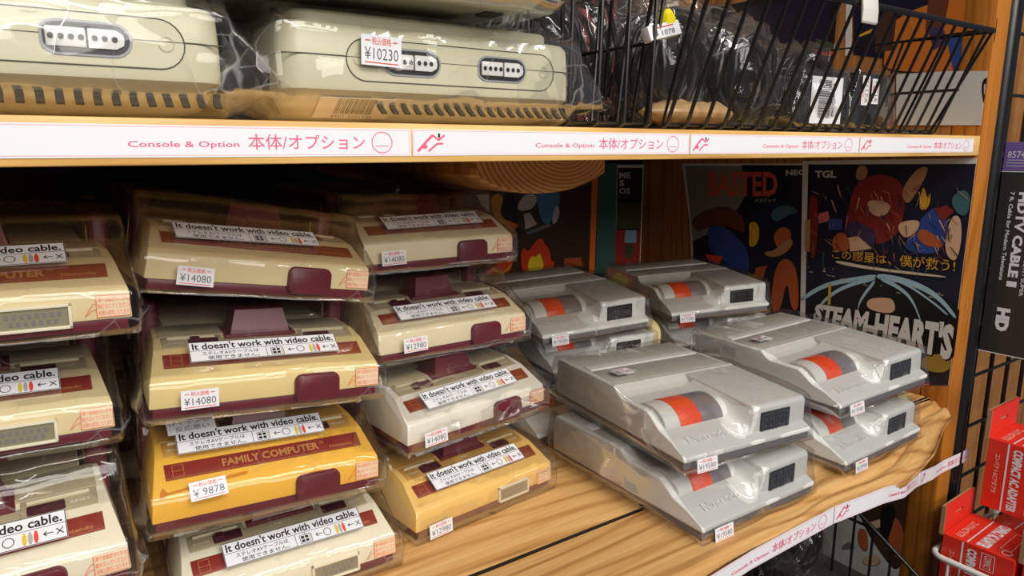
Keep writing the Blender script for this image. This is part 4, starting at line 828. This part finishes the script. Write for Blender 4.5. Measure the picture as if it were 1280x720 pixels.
# ---------------------------------------------------------------- wire basket on the upper shelf
Z0 = .0148
def wire_basket(name, x0, x1, yb, yt, yback, z0, z1, step, label, wires=.0016, back_lean=.03):
    e = empty(name, ((x0+x1)/2, yb, z0)); cx = (x0+x1)/2; tag(e, label, 'basket')
    f = lambda x, y, z: (x-cx, y-yb, z-z0)
    n = int((x1-x0)/step)
    for k in range(n+1):
        x = x0+(x1-x0)*k/n
        mb = MB(); mb.tube([f(x, yt, z1), f(x, yb+.001, z0+.004), f(x, yb+.006, z0+.0016), f(x, yback, z0+.0016), f(x, yback+back_lean, z1)], wires, METAL, 8); mb.obj('basket_wire', e)
    m = int((yback-yb)/(step*1.5))
    for k in range(m+1):
        y = yb+.006+(yback-yb-.006)*k/m; yt2 = yt+(yback+back_lean-yt)*k/m
        mb = MB(); mb.tube([f(x0-.014, yt2, z1), f(x0, y, z0+.0044), f(x1, y, z0+.0044), f(x1+.014, yt2, z1)], wires, METAL, 8); mb.obj('basket_cross_wire', e)
    mb = MB(); mb.tube([f(x0-.014, yt, z1), f(x1+.014, yt, z1), f(x1+.014, yback+back_lean, z1), f(x0-.014, yback+back_lean, z1)], .0030, METAL, 10, closed=True); mb.obj('basket_rim', e)
    t = .45; mb = MB(); ya, yc_ = yb+(yt-yb)*t, yback+back_lean*t; zz = z0+(z1-z0)*t
    mb.tube([f(x0-.014*t, ya+.002, zz), f(x1+.014*t, ya+.002, zz), f(x1+.014*t, yc_, zz), f(x0-.014*t, yc_, zz)], wires, METAL, 8, closed=True) if False else mb.tube([f(x1+.014*t, ya+.002, zz), f(x1+.014*t, yc_, zz), f(x0-.014*t, yc_, zz)], wires, METAL, 8)
    mb.obj('basket_band', e)
    return e
wire_basket('wire_basket', .425, .856, .402, .362, .66, Z0, .1235, .0225, 'black wire basket with an outward-leaning front, on the right of the upper shelf')
wire_basket('wire_basket', .325, .405, .402, .398, .60, Z0, .1600, .0205, 'small upright black wire basket behind the right end of the middle beige console')
# clear label holder clipped on the rim
mb = MB(); mb.prism([(.357, .129), (.3555, .118), (.3555, .108), (.3570, .106), (.3580, .118), (.359, .129)], .608, .632, plain('frosted_plastic', (206, 204, 196), .3), .0006); tag(mb.obj('label_holder'), 'frosted plastic label holder clipped to the rim of the upper wire basket', 'label holder')
mb = MB(); mb.prism([(.372, .165), (.3705, .146), (.3720, .138), (.3790, .134), (.3800, .150)], .452, .492, MC['frosted_plastic'], .001); tag(mb.obj('label_holder'), 'frosted plastic holder hanging at the top edge above the left of the large basket', 'label holder')

# cables in bags
def bagged_cable(loc, rx, ry, rz, rot, label, seed, turns=5, brown=False, group='bagged black cables in the baskets'):
    random.seed(seed); e = empty('bagged_cable', loc, rot); tag(e, label, 'cable', group)
    mb = MB(); pts = []
    for k in range(turns*28):
        a = 2*math.pi*k/28; t = k/(turns*28)
        r = .80+.16*noise.noise(Vector((seed, t*9, a*.2)))
        pts.append((rx*r*math.cos(a), ry*.75*math.sin(t*5+seed)+.002*math.sin(k*1.3), rz+rz*r*math.sin(a)))
    mb.tube(pts, .0027, BLACK, 8); mb.box(-.012, .012, -.009, .009, rz*.6, rz*.6+.034, BLACKP, .002); mb.box(-.007, .007, -.006, .006, rz*.6+.034, rz*.6+.046, PORTG, .001)
    for k in range(3):
        q = [(rx*(.75-.12*k)*math.cos(2*math.pi*j/28), ry*(.35*k-.4), rz+rz*(.72-.1*k)*math.sin(2*math.pi*j/28)) for j in range(28)]; mb.tube(q, .003, BLACK, 8, closed=True)
    mb.obj('cable_coil', e)
    rings = []; n = 40; m = 26
    for i in range(m+1):
        t = i/m; x = (-1+2*t)*rx*1.18; s = max(.06, (1-abs(2*t-1)**3.2))
        g = []
        for j in range(n):
            a = 2*math.pi*j/n; w = noise.noise(Vector((x*40+seed, math.cos(a)*2.2, math.sin(a)*2.2)))*.35+noise.noise(Vector((x*120, math.cos(a)*6+seed, math.sin(a)*6)))*.16
            g.append((x, ry*1.25*s*(1+w)*math.cos(a), max(.0006, rz+rz*1.14*(.55+.45*s)*(1+w*.6)*math.sin(a))))
        rings.append(g)
    mb = MB(); mb.loft(rings, FILMW); mb.obj('plastic_bag', e, ang=180)
    return e
spots = [(.338, .470, .040, .026, .050, 8, 'bagged black cable at the left end of the small basket'), (.372, .520, .045, .030, .060, -12, 'bagged black cable at the back of the small basket'),
         (.470, .450, .040, .024, .048, 10, 'bagged black cable at the left end of the large basket, below the yellow cap'), (.520, .500, .046, .030, .058, -14, 'bagged black cable under the yellow cap in the large basket'),
         (.575, .455, .042, .026, .044, 6, 'bagged black cable in the middle of the large basket, nearest the front wires'), (.620, .520, .048, .030, .056, 20, 'bagged black cable in the middle of the large basket, at the back'),
         (.668, .450, .030, .022, .040, -6, 'bagged black cable just left of the barcoded box'), (.700, .560, .046, .030, .060, 10, 'bagged black cable behind the barcoded box in the large basket'), (.790, .570, .044, .030, .050, -8, 'bagged black cable at the back right corner of the large basket'), (.455, .560, .046, .030, .066, 4, 'bagged black cable leaning on the maroon boards at the back'), (.565, .600, .046, .028, .064, -8, 'bagged black cable tallest at the back of the large basket')]
for k, (x, y, rx, ry, rz, a, lb) in enumerate(spots): bagged_cable((x, y, Z0+.0062), rx, ry, rz, (a, 0, 0), lb, k+1)
# yellow cap and little white carton on the cables
mb = MB(); mb.loft([[(r*math.cos(2*math.pi*k/20), z, r*1.5*math.sin(2*math.pi*k/20)) for k in range(20)] for r, z in ((.0045, -.006), (.0066, -.003), (.0068, .003), (.004, .006))], plain('bright_yellow_plastic', (246, 226, 20), .35)); o = mb.obj('plug_cap'); o.location = (.4240, .4080, H+.0960); tag(o, 'bright yellow round cap on top of the cables in the large basket', 'cap')
mb = MB(); mb.box(-.017, .017, -.004, .004, 0, .011, PAPER, .0006); sheet(mb, [('t', '¥ 1078', -.012, .002, .010, .006, INKG), ('r', -.012, .0078, .010, .0086, RED)], lambda u, v, h: (u, -.0041-h, v)); o = mb.obj('price_card'); o.location = (.4180, .4040, H+.0830); o.rotation_euler = (R(-12), R(-14), 0); tag(o, 'small white price card lying on the cables below the yellow cap', 'price card')
# amber-tinted flat bag on the basket floor
mb = MB(); rings = []
for i in range(21):
    t = i/20; x = -.055+.11*t; s = max(.15, 1-abs(2*t-1)**4)
    rings.append([(x, .022*s*math.cos(2*math.pi*j/20), .011+.0095*s*math.sin(2*math.pi*j/20)*(1+.5*noise.noise(Vector((x*90, j, 2))))) for j in range(20)])
mb.loft(rings, plain('tan_padded_sleeve', (172, 140, 98), .3)); o = mb.obj('padded_sleeve'); o.location = (.478, .418+.012, H+Z0+.004); tag(o, 'flat tan padded sleeve on the floor of the large basket at the front', 'sleeve')
# boxed items
def boxed(loc, w, d, h, label, rot=0):
    e = empty('boxed_item', loc, (rot, 0, 0)); tag(e, label, 'box'); mb = MB(); mb.box(-w/2, w/2, 0, d, 0, h, BLACKP, .0012); mb.obj('carton', e)
    P = [(-.002, .0004), (-.002, h+.0015), (d*.5, h+.003), (d+.002, h+.0015), (d+.002, .0004)]
    link('plastic_bag', bag_mesh('plastic_bag', P, P, -w/2-.002, w/2+.002, seed=int(w*1e4), amp=.0025, n=60, m=40, fin=.014, mat=FILMW), e); return e
e = boxed((.682, .432, Z0+.0062), .070, .10, .056, 'black carton with a large white barcode label at the front of the wire basket', -3)
bc = MB(); random.seed(4); bc.box(0, .050, 0, .046, -.0001, .0001, PAPER); it = []; y = .006
while y < .042: b = random.choice((.0004, .0007, .0011)); it.append(('r', .012, y, .031, y+b, INK)); y += b+random.choice((.0005, .0008))
it.append(('tq', '4961 311320114', [(.0370, .007), (.0370, .040), (.0335, .040), (.0335, .007)], INK)); sheet(bc, it)
link('barcode_label', bc.mesh('barcode_label', False), e, frameM((-.026, -.0032, .004), (1, 0, 0), (0, 0, 1)))
e = boxed((.768, .428, Z0+.0062), .070, .09, .058, 'black carton with two pink price stickers at the right end of the wire basket', 2)
price_tag(e, '¥2178', frameM((-.018, -.0033, .024), (0, 0, 1), (-1, 0, 0)), .030, .015); price_tag(e, '¥1518', frameM((.002, -.0033, .026), (0, 0, 1), (-1, 0, 0)), .026, .015)
# behind the basket: maroon boards and a brown carton
for k in range(5):
    mb = MB(); mb.box(-.019, .019, 0, .012, 0, .235, plain('dull_red_board', (112, 34, 32), .5), .001); mb.box(-.019, -.017, -.0008, 0, 0, .235, MAROOND); o = mb.obj('red_case'); o.location = (.545+.042*k, .80, H+.0148); tag(o, 'tall dull red case behind the baskets, %s of five in the row' % ('first from the left', 'second from the left', 'middle', 'second from the right', 'rightmost')[k], 'case', 'dull red cases standing behind the baskets')
mb = MB(); mb.box(-.055, .055, 0, .05, 0, .215, plain('brown_carton', (150, 108, 64), .7), .001); mb.box(-.012, .012, -.0004, .0504, .0, .2154, PAPERK); o = mb.obj('carton'); o.location = (.835, .79, H+.0148); tag(o, 'brown cardboard carton at the back of the upper shelf', 'box')

# ---------------------------------------------------------------- right side: hanging box, adapter cartons, white wire basket
e = empty('cable_box', (1.0, .386, -.2571), (0, 0, 0)); tag(e, 'charcoal box for a television cable with a purple top, hanging right of the post', 'box')
mb = MB(); mb.box(0, .055, -.085, 0, 0, .2300, DARKBOX, .0006); mb.box(-.0002, .0552, -.0852, .0002, .2300, .2650, PURPLE, .0006)
# face x=0: u runs towards the viewer (-y), v up ; lettering reads downwards
def side(x): return lambda u, v, h: (x-h, -u, v)
def down(t, u0, u1, v0, v1, m, b=.0): u0, u1 = sorted((u0, u1)); return ('tq', t, [(u0, v1), (u0, v0), (u1, v0), (u1, v1)], m, b)
it = [down('7 ft. Cable for Modern Televisions', .0125, .0170, .095, .205, PAPER, .02), down('HDTV CABLE', .0215, .0325, .100, .205, PAPER, .045), down('MULTI / SUPER', .0365, .0405, .078, .130, PAPER, .01), ('r', .0215, .0880, .0325, .0950, PAPER),
      down('HD', .0150, .0300, .0300, .0600, PAPER, .07)]+[('l', [(.0120, .0270), (.0335, .0270), (.0335, .0630), (.0120, .0630), (.0120, .0270)], .0003, INKG)]
it += [('r', .004, .2360, .040, .2366, PAPER), ('r', .004, .2395, .040, .2401, PAPER), ('r', .004, .2430, .040, .2436, PAPER), ('t', '8574 2', .004, .246, .030, .254, PAPER), ('r', 0, .2290, .085, .2299, PAPER), ('r', 0, 0, .085, .0012, PAPER)]
sheet(mb, it, side(0), .0004); mb.obj('carton', e, smooth=False)
e.rotation_euler = (R(0), R(0), 0)
def adapter(loc, label, rot=(0, 0, 0), w=.078, l=.085, h=.092, tab=True):
    """carton: text face on x=0 (w along -y), top face, hang tab rising from the far edge"""
    e = empty('adapter_carton', loc, rot); tag(e, label, 'box', 'red adapter cartons in the white wire basket')
    mb = MB(); mb.box(0, l, -w, 0, -h, 0, REDBOX, .0006)
    cr = []
    F = side(0)
    def fx(u, v, h_): return (-h_, -u, v)
    it = [down('COMPACT AC ADAPTER', w*.50, w*.36, -.088, -.006, PAPER, .05), ('r', w*.28, -.091, w*.305, -.001, PAPER), down('コンパクトACアダプタ', w*.20, w*.12, -.070, -.018, PAPERK, .02)]
    it += frame_items(w*.56, -.026, w*.74, -.005, .0006, PAPER)+[down('COMPACT', w*.70, w*.60, -.024, -.007, PAPER)]+frame_items(w*.62, -.086, w*.88, -.032, .0005, PAPERK)+[down('充電しながら遊べる', w*.80, w*.70, -.082, -.036, PAPERK)]
    sheet(mb, it, fx, .0003)
    ft = lambda u, v, h_: (u, -v, h_)
    it = [('tq', 'COMPACT AC ADAPTER', [(.080, w*.44), (.004, w*.44), (.004, w*.62), (.080, w*.62)], PAPER, .05), ('r', .002, w*.33, .083, w*.35, PAPER), ('tq', 'コンパクトACアダプタ', [(.060, w*.12), (.008, w*.12), (.008, w*.25), (.060, w*.25)], PAPERK, .02),
          ('l', [(.018, w*.72), (.070, w*.72), (.070, w*.86), (.018, w*.86), (.018, w*.72)], .0006, PAPERK), ('l', ell(.012, w*.84, .006, .005, 18)+[(.018, w*.84)], .0010, PAPER)]
    sheet(mb, it, ft, .0003); mb.obj('carton', e, smooth=False)
    if tab:
        mb = MB(); t0, t1, tz = .0, l, .036
        # tab sheet with a euro hole cut-out, cardboard edge showing
        hx0, hx1, hz0, hz1 = l*.36, l*.62, .0150, .0200
        for a in ((t0, hx0, 0, tz), (hx1, t1, 0, tz), (hx0, hx1, 0, hz0), (hx0, hx1, hz1, tz)): mb.box(a[0], a[1], 0, .0022, a[2], a[3], REDBOX)
        mb.box(t0-.0012, t0, -.0001, .0046, -.002, tz, CARTON); mb.box(t0, t1, .0022, .0046, 0, tz, CARTON); mb.box(hx0-.004, hx1+.004, .0046, .0052, hz0-.004, hz1+.006, INK)
        mb.box(l*.45, l*.52, .0001, .0023, hz1, hz1+.006, INK); mb.box(hx0, hx1, .0024, .0050, hz0, hz1, INK)
        mb.obj('hang_tab', e)
    return e
adapter((.900, .3590, -.4720), 'red adapter carton at the lower right, its printed top and hang tab in view', (2, 0, 0))
adapter((.975, .3510, -.3600), 'red adapter carton higher up at the right frame edge, beside the black grid', (1, 0, 0))
adapter((.905, .2740, -.4700), 'red adapter carton cut off by the right frame edge, nearest the viewer', (1, 0, 0))
adapter((.975, .3510, -.4900), 'red adapter carton directly beneath the higher one at the right edge', (0, 0, 0), tab=False, h=.075)
e = empty('wire_basket', (.96, .30, -.60)); tag(e, 'white coated wire basket holding the red adapter cartons', 'basket')
def wb(*p): return [(x-.96, y-.30, z+.60) for x, y, z in p]
pts = [(1.20, .3650, -.4990), (.93, .3665, -.4990), (.905, .3665, -.4990)]
for k in range(9): a = R(90+90*k/8); pts.append((.9035+.0150*math.cos(a), .3510+.0155*math.sin(a), -.4990))
pts += [(.8885, .30, -.4990), (.8885, .12, -.4990)]
mb = MB(); mb.tube(wb(*pts), .0036, WHITEM, 12); mb.obj('basket_rim', e)
for k in range(5):
    y = .345-.05*k; mb = MB(); mb.tube(wb((.8885, y, -.499), (.8925, y, -.60), (.8965, y, -.602), (1.18, y, -.602)), .0018, WHITEM, 8); mb.obj('basket_wire', e)
for k in range(6):
    x = .92+.05*k; mb = MB(); mb.tube(wb((x, .3665, -.499), (x, .3620, -.60), (x, .14, -.602)), .0018, WHITEM, 8); mb.obj('basket_wire', e)
for i, zz in enumerate((-.6,)):
    for (x, y, l) in ((.902, .357, 'red adapter carton at the bottom of the white basket, under the printed top one'),):
        adapter((x, y, -.5655), l, (0, 0, 0), h=.034, tab=False)

# ---------------------------------------------------------------- black wire basket below the lower shelf
e = empty('wire_basket', (.74, .50, -.76)); tag(e, 'black wire basket with sloping side rims, hanging below the lower shelf', 'basket')
def lb(*p): return [(x-.74, y-.50, z+.76) for x, y, z in p]
for x in (.60, .885):
    mb = MB(); mb.tube(lb((x, .60, -.400), (x, .36, -.545), (x, .345, -.76)), .0028, METAL, 10); mb.obj('basket_rim', e)
mb = MB(); mb.tube(lb((.60, .36, -.545), (.885, .36, -.545)), .0028, METAL, 10); mb.obj('basket_rim', e)
for k in range(9):
    y = .385+.026*k; zt = -.545+(y-.36)*.604
    mb = MB(); mb.tube(lb((.885, y, zt), (.885, y, -.76)), .0018, METAL, 8); mb.obj('basket_wire', e)
    mb = MB(); mb.tube(lb((.60, y, zt), (.60, y, -.76)), .0018, METAL, 8); mb.obj('basket_wire', e)
for zz in (-.50, -.59): mb = MB(); mb.tube(lb((.887, .60, zz), (.887, .36+max(0, (-.545-zz)*-1)/.604, zz)), .0018, METAL, 8); mb.obj('basket_wire', e)
for k in range(12): x = .60+.0259*k; mb = MB(); mb.tube(lb((x, .36, -.545), (x, .35, -.76), (x, .60, -.762)), .0018, METAL, 8); mb.obj('basket_wire', e)
bagged_cable((.680, .450, -.585), .050, .040, .050, (20, 0, 0), 'bagged black cable in the basket below the lower shelf, toward the left', 31, 6)
bagged_cable((.810, .520, -.585), .050, .040, .056, (-12, 0, 0), 'bagged black cable in the basket below the lower shelf, by its right rim', 33, 6)
mb = MB(); mb.box(.56, .915, .36, .62, -.600, -.588, DARKBOX, .002); tag(mb.obj('tray'), 'dark tray in the bottom of the basket below the lower shelf', 'tray')
